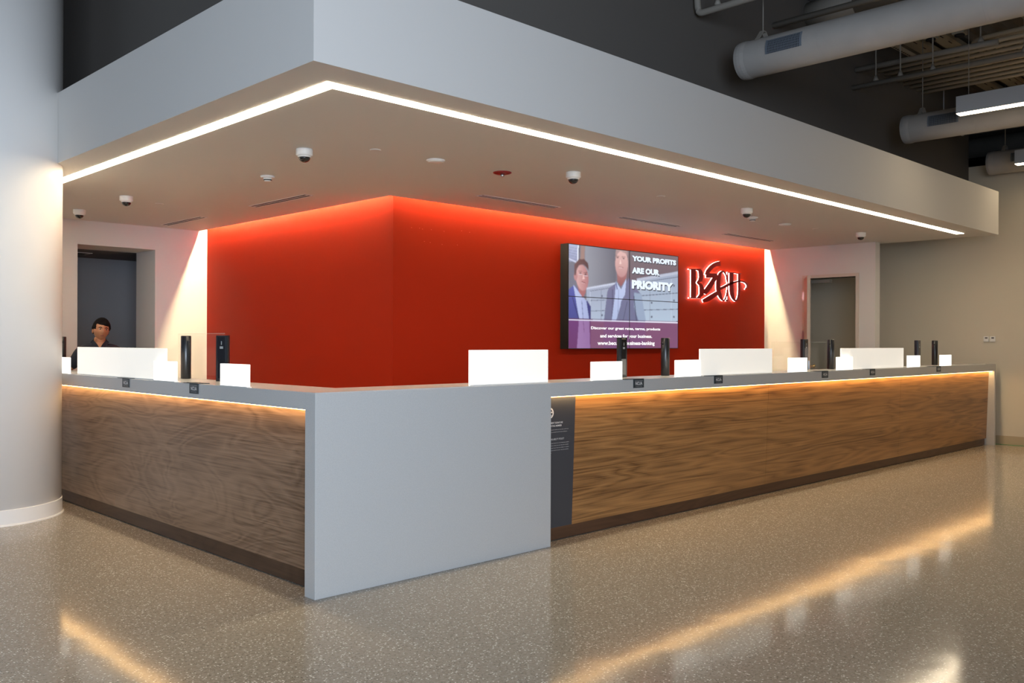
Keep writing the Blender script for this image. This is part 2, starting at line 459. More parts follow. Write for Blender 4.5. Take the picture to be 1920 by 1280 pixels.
# notice panel fixed over the wood, partly behind the corner slab
nx0, nx1 = PX + 0.006, 2.095
nt_ = thing('notice_panel', 'charcoal notice panel with small white text beside the grey corner slab', 'sign', (nx0, 0.06, ZW))
def on_lean(z): return R0 + (R1 - R0) * (z - ZW) / (H - TH - ZW)
part(nt_, 'panel', lean_panel('X', nx0, nx1, ZW + 0.002, H - TH - 0.012, R0 - 0.004, R1 - 0.004, 0.003), M_SIGNGREY)
def notice_text(s, x0, x1, z0, z1, bold=0.0, nm='lettering'):
    bm = text_bm(s, x0, x1, z0, z1, bold, 0.0)
    for v in bm.verts: v.co.y = on_lean(v.co.z) - 0.0052
    part(nt_, nm, bm, M_TEXTW)
bm = BM()
def disc_ring(bm, cx, cz, r0, r1, y, n=32):
    a = [bm.verts.new((cx + r0 * math.cos(2 * math.pi * i / n), y, cz + r0 * math.sin(2 * math.pi * i / n))) for i in range(n)]
    b = [bm.verts.new((cx + r1 * math.cos(2 * math.pi * i / n), y, cz + r1 * math.sin(2 * math.pi * i / n))) for i in range(n)]
    for i in range(n): bm.faces.new((a[i], a[(i + 1) % n], b[(i + 1) % n], b[i]))
disc_ring(bm, 1.842, 0.865, 0.026, 0.036, on_lean(0.865) - 0.006)
for q in range(5):
    a0 = q * 1.256
    prism(bm, [(1.842 + 0.024 * math.cos(a0 + d) * k, on_lean(0.865) - 0.006, 0.865 + 0.024 * math.sin(a0 + d) * k) for d, k in ((0, 1), (0.5, 1), (0.5, 0.3), (0, 0.3))], (0, 0.0005, 0))
part(nt_, 'seal', bm, M_TEXTW, 'white round seal')
notice_text('ENDORSEMENT SIGNATURE', 1.700 + 0.09, 1.972, 0.792, 0.804, 0.015)
notice_text('PARTICIPATING MEMBER', 1.700 + 0.09, 1.962, 0.772, 0.784, 0.015)
for i, z in enumerate((0.748, 0.732)): notice_text('for all deposit accounts shown on this notice and more', 1.79, 2.03 - 0.012 * i, z, z + 0.006)
notice_text('FUNDS AVAILABILITY POLICY', 1.79, 1.99, 0.682, 0.694, 0.0)
for i, z in enumerate((0.658, 0.642, 0.626, 0.610)): notice_text('our policy is to make funds from your deposits available', 1.79, 2.04 - 0.004 * (i % 2), z, z + 0.006)
notice_text('on the same day', 1.79, 1.868, 0.594, 0.600)

# ------------------------------------------------------------------ things on the ledge
TG = 'frosted privacy panels on the ledge'
def upright(root, name, w, h, m, t=0.012, y=0.036):
    return part(root, name, B(-w / 2, y, 0, w / 2, y + t, h, bev=0.002), m, local=True)
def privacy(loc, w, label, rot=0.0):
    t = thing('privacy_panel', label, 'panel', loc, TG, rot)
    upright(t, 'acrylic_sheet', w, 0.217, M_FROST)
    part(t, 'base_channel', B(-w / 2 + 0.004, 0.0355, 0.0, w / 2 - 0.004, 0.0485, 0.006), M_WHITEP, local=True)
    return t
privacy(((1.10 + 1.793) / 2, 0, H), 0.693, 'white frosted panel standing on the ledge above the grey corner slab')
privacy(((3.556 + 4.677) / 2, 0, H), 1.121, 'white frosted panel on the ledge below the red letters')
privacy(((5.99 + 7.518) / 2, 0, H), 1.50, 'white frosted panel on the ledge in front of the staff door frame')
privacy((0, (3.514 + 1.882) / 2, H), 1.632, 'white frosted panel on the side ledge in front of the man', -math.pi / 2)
GG = 'glowing white acrylic blocks along the ledge'
g0 = thing('glowing_block', 'glowing white block on the front ledge nearest the grey corner slab', 'light', ((2.206 + 2.534) / 2, 0, H), GG)
upright(g0, 'lit_face', 0.328, 0.132, E_GLOW, t=0.02, y=0.006)
part(g0, 'foot', B(-0.165, 0.004, 0.0, 0.165, 0.034, 0.004), M_WHITEP, local=True)
for cx, lab in ((3.358, 'glowing white block just left of the frosted panel below the red letters'),
                (5.093, 'glowing white block just right of the frosted panel below the red letters'),
                (6.033, 'glowing white block overlapping the left end of the farthest frosted panel'),
                (7.724, 'glowing white block just right of the farthest frosted panel'),
                (8.669, 'glowing white block nearest the far end of the counter')):
    dup(g0, (cx, 0, H), 0, lab)
for cy, lab in ((1.84, 'glowing white block on the side ledge at the end of the frosted panel'),
                (0.89, 'glowing white block on the side ledge nearest the corner'),
                (3.79, 'glowing white block on the side ledge half hidden by the column')):
    dup(g0, (0, cy, H), -math.pi / 2, lab)

PG = 'black terminal posts behind the ledge edge'
zt = 0.304
def round_post(loc, label, rot=0.0):
    t = thing('terminal_post', label, 'post', loc, PG, rot)
    part(t, 'tube', lathe(BM(), 0, 0, [(0.033, 0), (0.035, 0.003), (0.035, zt - 0.004), (0.032, zt)], 32), M_BLACK, local=True)
    bm = tube(BM(), [(-0.030, 0, zt - 0.045), (-0.050, 0, zt - 0.045)], [0.009, 0.009], 12)
    part(t, 'knob', bm, M_BLACKP, local=True)
    return t
def flat_post(loc, label, rot=0.0):
    t = thing('terminal_housing', label, 'post', loc, PG, rot)
    bm = BM(); pr = [(-0.042, -0.022), (0.042, -0.022), (0.045, -0.012), (0.040, 0.012), (0.022, 0.027), (-0.022, 0.027), (-0.040, 0.012), (-0.045, -0.012)]
    prism(bm, [(x, y, 0) for x, y in pr], (0, 0, zt)); part(t, 'housing', bm, M_BLACK, local=True)
    part(t, 'face_plate', B(-0.030, -0.025, 0.02, 0.026, -0.0215, zt - 0.01, bev=0.001), M_DOME, local=True)
    bm = BM(); box(bm, -0.012, -0.0262, zt - 0.088, 0.012, -0.0248, zt - 0.072); box(bm, -0.003, -0.0262, zt - 0.062, 0.003, -0.0248, zt - 0.038)
    part(t, 'badge', bm, mat('grey_print', (0.25, 0.27, 0.28), 0.5), 'small grey emblem', local=True)
    return t
p0 = round_post((3.455, 0.300, H), 'round black post in front of the right half of the video screen')
dup(p0, (6.325, 0.300, H), 0, 'round black post seen against the dark staff doorway')
dup(p0, (9.10, 0.300, H), 0, 'round black post nearest the far end of the counter')
dup(p0, (0.305, 2.16, H), math.pi / 2, 'round black post on the side ledge in front of the white wall')
dup(p0, (0.305, 4.68, H), math.pi / 2, 'round black post on the side ledge mostly hidden by the column')
f0 = flat_post((2.89, 0.300, H), 'broad black post in front of the middle of the video screen')
dup(f0, (5.757, 0.300, H), 0, 'broad black post in front of the open staff door leaf')
dup(f0, (8.556, 0.300, H), 0, 'broad black post behind the second glowing block from the far end')
dup(f0, (0.30, 1.59, H), -math.pi / 2 + 0.55, 'broad black post on the side ledge against the red wall')

NG = 'small dark plaques on the front edge of the ledge'
def plaque(loc, label, rot=0.0):
    t = thing('edge_plaque', label, 'plaque', loc, NG, rot)
    w = 0.062
    part(t, 'plate', B(-w, -0.004, -0.062, w, -0.0005, 0.002, bev=0.0008), M_PLAQUE, local=True)
    part(t, 'top_tab', B(-w - 0.09, -0.0035, 0.0005, w, 0.07, 0.0035), M_PLAQUE, local=True)
    bm = text_bm('NCUA', -0.040, 0.042, -0.042, -0.018, 0.03, 0.0046); part(t, 'lettering', bm, M_TEXTW, local=True)
    bm = text_bm('National Credit Union Administration', -0.046, 0.046, -0.0135, -0.0085, 0.0, 0.0046)
    part(t, 'small_lettering', bm, M_TEXTW, local=True)
    bm = text_bm('a U.S. Government Agency', -0.040, 0.040, -0.054, -0.0485, 0.0, 0.0046)
    part(t, 'small_lettering', bm, M_TEXTW, local=True)
    return t
n0 = plaque((2.712, 0, H), 'dark plaque on the front ledge edge nearest the grey corner slab')
for cx, lab in ((3.760, 'dark plaque on the ledge edge under the frosted panel below the red letters'),
                (5.590, 'dark plaque on the ledge edge between the two glowing blocks by the staff door'),
                (6.629, 'dark plaque on the ledge edge under the farthest frosted panel'),
                (8.410, 'dark plaque on the ledge edge nearest the far end')):
    dup(n0, (cx, 0, H), 0, lab)
for cy, lab in ((1.381, 'dark plaque on the side ledge edge, the nearer one to the corner'),
                (2.446, 'dark plaque on the side ledge edge under the frosted panel')):
    dup(n0, (0, cy, H), -math.pi / 2, lab)

GP = 'clear glass screens standing on the ledge'
def screen(loc, w, h, label, rot=0.0):
    t = thing('glass_screen', label, 'glass', loc, GP, rot)
    part(t, 'pane', B(-w / 2, 0.0, 0.0, w / 2, 0.008, h), M_GLASS, local=True)
    part(t, 'polished_edge', B(-w / 2, 0.0, h, w / 2, 0.008, h + 0.0012), M_GLASSEDGE, local=True)
    return t
screen((0.348, 2.03, H), 0.70, 0.318, 'clear glass pane on the side ledge behind the round black post', -math.pi / 2)
screen((5.77, 0.346, H), 1.10, 0.276, 'clear glass pane on the ledge in front of the staff door')

# low staff desk behind the side ledge
t = thing('staff_desk', 'low work desk behind the side ledge where the man rests his hand', 'desk', (0.7, 5.2, 0))
part(t, 'desk_top', B(LD + 0.01, 4.2, 0.86, 0.73, 5.86, 0.90, bev=0.003), M_TRAY)
for x, y in ((0.42, 4.26), (0.70, 4.26), (0.42, 5.82), (0.70, 5.82)): part(t, 'leg', B(x - 0.02, y - 0.02, 0, x + 0.02, y + 0.02, 0.86), M_BLACKP)

# ------------------------------------------------------------------ soffit lights
t = thing('soffit_light_line', 'continuous bright light line turning the corner under the white soffit', 'light', (0, 0, ZS))
bm = BM(); w = 0.088
prism(bm, [(x, y, ZS - 0.003) for x, y in ((0.078, 0.020), (9.27, 0.020), (9.27, 0.020 + w), (0.078 + w, 0.020 + w), (0.078 + w, WY - 0.1), (0.078, WY - 0.1))], (0, 0, 0.0025))
part(t, 'diffuser', bm, E_LED)
t = thing('cove_light', 'hidden cove light washing the red wall beside the round column', 'light', (RX - 0.03, 4.5, 3.0), 'cove lights above the red walls')
part(t, 'led_strip', B(RX - 0.035, RY + 0.03, 2.915, RX - 0.012, WY - 0.01, 2.93), E_COVE)
part(t, 'channel', B(RX - 0.05, RY + 0.03, 2.931, RX - 0.01, WY - 0.01, 3.029), M_WHITEP)
t = thing('cove_light', 'hidden cove light washing the red wall behind the video screen', 'light', (6, RY - 0.03, 3.0), 'cove lights above the red walls')
part(t, 'led_strip', B(RX + 0.03, RY - 0.035, 2.915, WX - 0.01, RY - 0.012, 2.93), E_COVE)
part(t, 'channel', B(RX + 0.03, RY - 0.05, 2.931, WX - 0.01, RY - 0.01, 3.029), M_WHITEP)

# ------------------------------------------------------------------ soffit devices
CG = 'dome security cameras under the soffit'
c0 = thing('security_camera', 'dome camera under the soffit nearest the corner of the light line', 'camera', (0.9, 1.573, ZS), CG)
part(c0, 'housing', lathe(BM(), 0, 0, [(0.059, 0), (0.060, -0.004), (0.060, -0.040), (0.054, -0.048), (0.043, -0.051)], 32), M_WHITEP, local=True)
part(c0, 'trim_ring', lathe(BM(), 0, 0, [(0.046, -0.050), (0.047, -0.056), (0.041, -0.058)], 32), M_WHITEP, local=True)
part(c0, 'dome', lathe(BM(), 0, 0, [(0.041 * math.cos(a), -0.057 - 0.036 * math.sin(a)) for a in [i * math.pi / 16 for i in range(9)]], 32), M_DOME, 'smoked glossy dome', local=True)
for (x, y), lab in {(0.843, 4.592): 'dome camera second from the column, above the side ledge',
                    (0.846, 5.821): 'dome camera closest to the column, above the opening in the white wall',
                    (2.885, 0.790): 'dome camera beside the red alarm plate, above the video screen',
                    (5.587, 0.840): 'dome camera above the red letters beside a small smoke detector',
                    (8.327, 0.896): 'farthest dome camera, above the staff doorway'}.items():
    dup(c0, (x, y, ZS), 0.3, lab)
s0 = thing('smoke_detector', 'white smoke detector above the left red wall between two dome cameras', 'smoke detector', (1.246, 2.695, ZS), 'smoke detectors under the soffit')
part(s0, 'mount', lathe(BM(), 0, 0, [(0.058, 0), (0.058, -0.010), (0.050, -0.018)], 28), M_WHITEP, local=True)
part(s0, 'chamber', lathe(BM(), 0, 0, [(0.036, -0.017), (0.034, -0.026), (0.028, -0.042), (0.020, -0.046)], 28), M_WHITEP, local=True)
part(s0, 'sensor_gap', lathe(BM(), 0, 0, [(0.0335, -0.030), (0.0315, -0.037)], 28), M_SLIT, 'dark sensing slot', local=True)
dup(s0, (6.183, 1.126, ZS), 0, 'small smoke detector just right of the camera above the red letters')
r0 = thing('ceiling_speaker', 'larger flat white round disc left of the red alarm plate', 'ceiling disc', (1.796, 1.199, ZS), 'flat white ceiling discs')
part(r0, 'rim', lathe(BM(), 0, 0, [(0.070, 0), (0.070, -0.006), (0.064, -0.012)], 32), M_WHITEP, local=True)
part(r0, 'face', lathe(BM(), 0, 0, [(0.062, -0.011), (0.05, -0.017), (0.01, -0.019)], 32), M_WHITEP, local=True)
dup(r0, (6.951, 1.161, ZS), 0, 'flat white round disc right of the dome camera above the red letters')
k0 = thing('sprinkler_cover', 'small flush round cover right of the nearest dome camera', 'sprinkler cover', (1.265, 1.228, ZS), 'small flush sprinkler covers')
part(k0, 'plate', lathe(BM(), 0, 0, [(0.036, 0), (0.036, -0.003), (0.033, -0.005)], 24), M_PAINT, local=True)
part(k0, 'rim', lathe(BM(), 0, 0, [(0.041, 0), (0.041, -0.0015), (0.037, -0.002)], 24), M_WHITEP, local=True)
for (x, y), lab in {(1.26, 4.825): 'small flush round cover right of the second camera from the column', (4.35, 1.0): 'small flush round cover above the video screen edge', (7.604, 1.116): 'small flush round cover nearest the farthest camera'}.items():
    dup(k0, (x, y, ZS), 0, lab)
t = thing('fire_strobe', 'dark red round alarm plate with a clear strobe dome under the soffit', 'alarm', (2.487, 1.196, ZS))
part(t, 'plate', lathe(BM(), 0, 0, [(0.074, 0), (0.074, -0.006), (0.060, -0.012), (0.02, -0.014)], 36), M_ALARM, local=True)
part(t, 'strobe_dome', lathe(BM(), 0, 0, [(0.016, -0.012), (0.017, -0.030), (0.012, -0.038), (0.004, -0.041)], 20), M_CHROME, 'shiny clear dome', local=True)
bm = text_bm('FIRE', -0.03, 0.0, 0.0, 0.012, 0.0, 0.0)
for v in bm.verts: v.co = Vector((v.co.x, -0.035 - v.co.z, -0.0132))
part(t, 'lettering', bm, M_TEXTW, local=True)
SG = 'linear slot diffusers in the soffit'
def slot(cx, cy, ln, label, rot=0.0):
    t = thing('slot_diffuser', label, 'air vent', (cx, cy, ZS), SG, rot)
    bm = BM(); h = ln / 2
    for a, b in ((-0.050, -0.040), (-0.006, 0.006), (0.040, 0.050)): box(bm, -h, a, -0.004, h, b, 0.0)
    box(bm, -h, -0.05, -0.004, -h + 0.01, 0.05, 0); box(bm, h - 0.01, -0.05, -0.004, h, 0.05, 0)
    part(t, 'frame', bm, M_WHITEP, local=True)
    bm = BM(); box(bm, -h + 0.01, -0.04, -0.0015, h - 0.01, -0.006, -0.0003); box(bm, -h + 0.01, 0.006, -0.0015, h - 0.01, 0.04, -0.0003)
    part(t, 'air_gap', bm, M_SLIT, 'dark air slots', local=True)
    return t
slot(3.66, 2.165, 1.07, 'slot vent above the red wall nearest the wall corner, left of the screen')
slot(5.73, 2.150, 1.10, 'slot vent above the video screen')
slot(7.85, 2.150, 1.16, 'slot vent above the red letters')
slot(2.00, 3.80, 1.04, 'slot vent above the side red wall', math.pi / 2)
slot(2.00, 5.90, 0.99, 'slot vent above the corner of white and red walls', math.pi / 2)

# ------------------------------------------------------------------ staff door (right white wall)
d = thing('door_1', 'open cream staff door seen almost edge-on in the right white wall', 'door', (WX, DY1, 0)); del d['label']; del d['category']; d['kind'] = 'structure'
bm = BM(); fw = 0.045
box(bm, WX - 0.012, DY0 - fw, 0, WX + WT + 0.012, DY0, DZ + fw)
box(bm, WX - 0.012, DY1, 0, WX + WT + 0.012, DY1 + fw, DZ + fw)
box(bm, WX - 0.012, DY0, DZ, WX + WT + 0.012, DY1, DZ + fw)
part(d, 'frame', bm, M_FRAME)
hx, hy = WX - 0.03, DY1 + 0.01
dirv = Vector((-0.86, -0.51, 0)).normalized(); nv = Vector((dirv.y, -dirv.x, 0)); wlen = 0.72
q = [Vector((hx, hy, 0.01)), Vector((hx, hy, 0.01)) + dirv * wlen, Vector((hx, hy, 0.01)) + dirv * wlen + nv * -0.042, Vector((hx, hy, 0.01)) + nv * -0.042]
leaf = part(d, 'leaf', prism(BM(), q, (0, 0, DZ - 0.015)), M_DOOR)
bm = BM()
for z in (0.35, 1.45, 2.0): box(bm, hx - 0.012, hy - 0.008, z - 0.06, hx + 0.010, hy + 0.022, z + 0.06)
part(d, 'hinge', bm, M_CHROME, on=leaf)
e = Vector((hx, hy, 0)) + dirv * (wlen - 0.07)
part(d, 'knob', tube(BM(), [e + Vector((0, 0, 1.03)) + nv * -0.042, e + Vector((0, 0, 1.03)) + nv * -0.075, e + Vector((0, 0, 1.03)) + nv * -0.10, e + Vector((0, 0, 1.03)) + nv * -0.115], [0.012, 0.014, 0.028, 0.012], 16), M_BRASS, on=leaf)
e2 = Vector((hx, hy, 0)) + dirv * (wlen + 0.001)
part(d, 'latch_plate', prism(BM(), [e2 + Vector((0, 0, 0.99)) - nv * 0.01, e2 + Vector((0, 0, 0.99)) - nv * 0.034, e2 + Vector((0, 0, 1.10)) - nv * 0.034, e2 + Vector((0, 0, 1.10)) - nv * 0.01], dirv * 0.002), M_CHROME, on=leaf)
c = part(d, 'door_closer', B(WX + WT - 0.02, DY1 - 0.30, DZ - 0.06, WX + WT + 0.05, DY1 - 0.02, DZ - 0.015), M_PIPE)
# two thermostats and tape on the far wall
t0 = thing('thermostat', 'white wall thermostat farther from the counter end, right one of the pair', 'thermostat', (FX, 0.086, 1.40), 'pair of thermostats on the beige wall')
part(t0, 'cover', B(-0.022, -0.032, -0.036, 0, 0.032, 0.036, bev=0.004), M_WHITEP, local=True)
part(t0, 'display', B(-0.0235, -0.018, 0.004, -0.0215, 0.014, 0.024), mat('grey_display', (0.12, 0.12, 0.12), 0.3), local=True)
dup(t0, (FX, 0.166, 1.40), 0, 'white wall thermostat nearer the counter end, left one of the pair')
single('masking_tape', B(FX - 0.05, -4.0, 0.0005, FX - 0.014, 0.5, 0.0025), M_TAPE, 'green masking tape stuck along the foot of the beige wall', 'tape', (FX - 0.03, -1.7, 0))
t = thing('hall_vent', 'small ceiling grille inside the dark opening', 'air vent', (1.35, 7.7, 2.42))
part(t, 'grille', B(1.22, 7.55, 2.412, 1.60, 7.8, 2.4195), M_PAINT); bm = BM()
for i in range(5): box(bm, 1.25, 7.58 + i * 0.04, 2.410, 1.57, 7.60 + i * 0.04, 2.4115)
part(t, 'slats', bm, M_SLIT)

# ------------------------------------------------------------------ video wall
TX0, TX1, TZ0, TZ1, TY = 4.99, 7.095, 1.262, 2.444, 2.73
tv = thing('video_wall', 'large black video wall of four screens showing a bank advert with two men in jackets', 'screen', (TX0, TY, TZ0))
part(tv, 'cabinet', B(TX0, TY + 0.003, TZ0, TX1, RY - 0.002, TZ1, bev=0.002), mat('matt_casing', (0.004, 0.004, 0.005), 0.7, spec=0.15), 'matt black casing')
HM = (0.0006887350716851501, 2.8460126929138535e-06, -0.06690691239771154, -3.2527819932543354e-06, -0.0008183999495027774, 1.0192071930743374, -0.0001015663449057473, 2.84601269291384e-06)
def st(x, y):
    w = HM[6] * x + HM[7] * y + 1
    return (HM[0] * x + HM[1] * y + HM[2]) / w, (HM[3] * x + HM[4] * y + HM[5]) / w
NX, NZ = 300, 200
gs, gt = np.meshgrid((np.arange(NX) + 0.5) / NX, (np.arange(NZ) + 0.5) / NZ)
img = np.zeros((NZ, NX, 3))
def srgb(c): 
    c = np.array(c, float) / 255.0
    return np.where(c <= 0.04045, c / 12.92, ((c + 0.055) / 1.055) ** 2.4)
def inside(poly):
    P = [st(*p) for p in poly]; m_ = np.zeros(gs.shape, bool); j = len(P) - 1
    for i in range(len(P)):
        xi, yi = P[i]; xj, yj = P[j]
        if abs(yj - yi) > 1e-12:
            m_ ^= ((yi > gt) != (yj > gt)) & (gs < (xj - xi) * (gt - yi) / (yj - yi) + xi)
        j = i
    return m_
def blur(a, n):
    a = a.astype(float)
    for _ in range(n):
        p = np.pad(a, ((1, 1), (1, 1)) + ((0, 0),) * (a.ndim - 2), mode='edge')
        a = (p[:-2, 1:-1] + p[2:, 1:-1] + p[1:-1, :-2] + p[1:-1, 2:] + 2 * p[1:-1, 1:-1]) / 6
    return a
def paint(poly, c0, c1=None, d='v', soft=1, alpha=1.0):
    """fill with c0, or a gradient c0 -> c1 down ('v') or across ('h')"""
    m_ = inside(poly)
    if not m_.any(): return
    a = blur(m_, soft)[..., None] * alpha
    col = np.broadcast_to(srgb(c0), img.shape)
    if c1 is not None:
        ax = gt if d == 'v' else gs
        lo, hi = ax[m_].min(), ax[m_].max(); k = np.clip((ax - lo) / (hi - lo + 1e-9), 0, 1)
        if d == 'v': k = 1 - k
        col = srgb(c0) * (1 - k[..., None]) + srgb(c1) * k[..., None]
    img[:] = img * (1 - a) + col * a
def ell(cx, cy, rx, ry, rot=0.0, n=28):
    return [(cx + rx * math.cos(a) * math.cos(rot) - ry * math.sin(a) * math.sin(rot), cy + rx * math.cos(a) * math.sin(rot) + ry * math.sin(a) * math.cos(rot)) for a in [2 * math.pi * i / n for i in range(n)]]
def line(x0, y0, x1, y1, w, c, soft=0, alpha=1.0):
    L_ = math.hypot(x1 - x0, y1 - y0); nx, ny = -(y1 - y0) / L_ * w / 2, (x1 - x0) / L_ * w / 2
    paint([(x0 + nx, y0 + ny), (x1 + nx, y1 + ny), (x1 - nx, y1 - ny), (x0 - nx, y0 - ny)], c, soft=soft, alpha=alpha)
paint([(60, 0), (1400, 0), (1400, 1300), (60, 1300)], (118, 118, 132))
paint([(285, 40), (640, 60), (640, 560), (285, 560)], (150, 152, 165), (104, 104, 118), 'h', 3)
paint([(760, 100), (1400, 160), (1400, 500), (760, 480)], (126, 112, 118), (112, 96, 108), 'v', 3)
paint([(60, 20), (205, 20), (205, 240), (60, 240)], (176, 184, 214), (150, 156, 190), 'v', 1)
for i in range(6): line(97, 70 + i * 32, 195, 92 + i * 32, 5, (128, 132, 165), 1)
line(208, 30, 200, 240, 14, (228, 232, 245), 0); line(222, 30, 216, 240, 6, (90, 90, 110), 0)
paint([(235, 40), (285, 40), (278, 240), (230, 240)], (160, 130, 125), None, 'v', 2)
line(97, 205, 190, 250, 16, (205, 210, 232), 1)
for i in range(9): line(97, 290 + i * 30, 170, 300 + i * 30, 4, (110, 112, 140), 1)
# panelled lockers behind the men
paint([(300, 548), (560, 500), (660, 485), (660, 940), (300, 930)], (160, 166, 188), (172, 186, 208), 'v', 1)
line(300, 552, 640, 492, 22, (200, 206, 226), 1); line(340, 582, 620, 536, 5, (98, 100, 122), 0)
for y_ in (690, 812): line(345, y_, 520, y_ - 6, 7, (110, 118, 140), 0)
line(470, 560, 470, 930, 6, (118, 124, 148), 1); line(345, 580, 345, 930, 6, (205, 212, 230), 1)
paint([(880, 440), (1400, 345), (1400, 950), (880, 940)], (158, 168, 190), (176, 194, 214), 'v', 1)
line(880, 452, 1400, 365, 30, (186, 192, 210), 1); line(960, 478, 1400, 412, 6, (90, 94, 115), 0)
line(1030, 470, 1030, 940, 6, (128, 136, 158), 1); line(1275, 440, 1275, 940, 6, (205, 215, 230), 1)
for y0_, y1_ in ((635, 600), (800, 790)): line(930, y0_, 1400, y1_, 8, (96, 104, 126), 0)
for x_, y_ in ((1050, 715), (1050, 878), (1305, 690), (1305, 880), (1305, 520), (480, 640), (480, 860)): paint(ell(x_, y_, 9, 12), (84, 88, 110))
# man on the left of the advert
paint([(97, 560), (160, 512), (205, 560), (250, 700), (220, 1260), (92, 1260)], (86, 92, 168), (56, 58, 112), 'v', 1)
paint([(285, 700), (310, 690), (352, 760), (350, 1260), (320, 1260)], (64, 66, 128), (48, 48, 96), 'v', 1)
paint([(150, 505), (240, 620), (300, 690), (335, 930), (345, 1260), (190, 1260), (216, 900), (175, 650)], (184, 194, 232), (160, 172, 214), 'h', 1)
line(248, 690, 275, 1060, 6, (96, 104, 150), 1); line(140, 650, 214, 900, 8, (40, 42, 92), 1)
paint([(190, 470), (300, 520), (290, 600), (262, 660), (215, 590)], (168, 108, 112), None, 'v', 2)
paint(ell(252, 425, 72, 152, -0.10), (214, 168, 168), (176, 118, 122), 'h', 2)
paint(ell(178, 410, 20, 48), (190, 136, 138), None, 'v', 1)
paint([(160, 400), (165, 270), (215, 212), (275, 212), (322, 262), (328, 345), (308, 318), (270, 272), (215, 282), (190, 330), (180, 398)], (112, 78, 82), (86, 56, 62), 'h', 2)
for x_, y_ in ((232, 372), (292, 388)): line(x_ - 22, y_ - 22, x_ + 20, y_ - 20, 8, (120, 78, 82), 1); paint(ell(x_, y_, 12, 8), (84, 54, 66)); line(x_ - 24, y_ + 14, x_ + 22, y_ + 18, 3, (220, 205, 215), 0)
paint([(264, 385), (282, 440), (256, 446)], (236, 196, 192), None, 'v', 1); line(240, 470, 292, 488, 9, (132, 66, 76), 1); line(248, 482, 284, 494, 5, (225, 190, 192), 0)
# man in the middle of the advert
paint([(540, 590), (560, 545), (640, 492), (705, 560), (790, 430), (880, 560), (930, 620), (975, 930), (985, 1260), (490, 1260), (505, 900)], (118, 116, 150), (104, 112, 142), 'v', 1)
paint([(850, 600), (930, 610), (985, 930), (900, 930), (846, 760)], (150, 166, 192), None, 'v', 2); line(846, 640, 880, 960, 8, (66, 70, 98), 1)
line(600, 560, 596, 900, 8, (84, 82, 116), 1); line(770, 700, 720, 930, 8, (84, 86, 116), 1)
paint([(640, 470), (700, 560), (760, 430), (745, 620), (700, 700), (690, 760), (640, 930), (590, 930), (625, 660)], (190, 200, 234), (172, 186, 222), 'v', 1)
line(672, 560, 660, 930, 5, (124, 134, 176), 1)
line(640, 480, 655, 560, 12, (96, 104, 150), 1); line(700, 540, 722, 480, 10, (120, 130, 172), 1)
paint([(648, 330), (770, 330), (760, 430), (700, 530), (658, 470)], (176, 120, 122), (148, 94, 98), 'v', 2)
paint(ell(705, 265, 74, 158), (226, 186, 182), (190, 142, 144), 'v', 2)
paint([(632, 200), (640, 90), (700, 60), (772, 100), (775, 180), (752, 150), (690, 120), (655, 150), (645, 205)], (176, 146, 146), None, 'v', 2)
for x_, y_ in ((660, 195), (728, 205)): line(x_ - 20, y_ - 18, x_ + 20, y_ - 16, 7, (140, 96, 96), 1); paint(ell(x_, y_, 11, 7), (96, 62, 72))
paint([(690, 210), (705, 268), (678, 270)], (240, 206, 200), None, 'v', 1); line(668, 305, 722, 312, 9, (150, 80, 86), 1); line(675, 311, 716, 317, 5, (236, 214, 214), 0)
# maroon band across the foot of the advert with a white rule
band = inside([(60, 915), (1400, 950), (1400, 1300), (60, 1300)])
tint = srgb((118, 52, 92)); img[band] = img[band] * 0.42 * np.array([1.1, 0.75, 1.0]) + tint * 0.68
line(60, 898, 1400, 936, 8, (84, 46, 92), 0); line(60, 912, 1400, 948, 14, (226, 222, 240), 0)
img = blur(img, 1)
me = bpy.data.meshes.new('picture')
xs = np.linspace(TX0 + 0.006, TX1 - 0.006, NX + 1); zs = np.linspace(TZ0 + 0.006, TZ1 - 0.006, NZ + 1)
ox, oy, oz = tv['_o']
verts = [(x - ox, TY - oy, z - oz) for z in zs for x in xs]
faces = [(j * (NX + 1) + i, j * (NX + 1) + i + 1, (j + 1) * (NX + 1) + i + 1, (j + 1) * (NX + 1) + i) for j in range(NZ) for i in range(NX)]
me.from_pydata(verts, [], faces)
ca = me.color_attributes.new('picture_colour', 'FLOAT_COLOR', 'CORNER')
cols = np.ones((NZ * NX, 4, 4)); cols[..., :3] = img.reshape(-1, 1, 3)
ca.data.foreach_set('color', cols.reshape(-1))
m = bpy.data.materials.new('lit_display'); nt, b = nodes_of(m)
a = nt.nodes.new('ShaderNodeVertexColor'); a.layer_name = 'picture_colour'
b.inputs['Base Color'].default_value = (0.01, 0.01, 0.01, 1); b.inputs['Roughness'].default_value = 0.3
nt.links.new(a.outputs['Color'], b.inputs['Emission Color']); b.inputs['Emission Strength'].default_value = 0.95
me.materials.append(m)
o = bpy.data.objects.new('picture', me); COL.objects.link(o); o.parent = tv; o['label'] = 'lit advert picture of two men in jackets'
def tvp(x, y):
    s, t_ = st(x, y); return TX0 + s * (TX1 - TX0), TZ0 + t_ * (TZ1 - TZ0)
xm = TX0 + 0.5 * (TX1 - TX0) + 0.05; zm = TZ0 + 0.5 * (TZ1 - TZ0)
bm = BM(); box(bm, xm - 0.004, TY - 0.0022, TZ0, xm + 0.004, TY - 0.0004, TZ1); box(bm, TX0, TY - 0.0022, zm - 0.004, TX1, TY - 0.0004, zm + 0.004)
for (a_, b_, c_, d_) in ((TX0, TZ0, TX1, TZ0 + 0.008), (TX0, TZ1 - 0.008, TX1, TZ1), (TX0, TZ0, TX0 + 0.008, TZ1), (TX1 - 0.008, TZ0, TX1, TZ1)): box(bm, a_, TY - 0.0022, b_, c_, TY - 0.0004, d_)
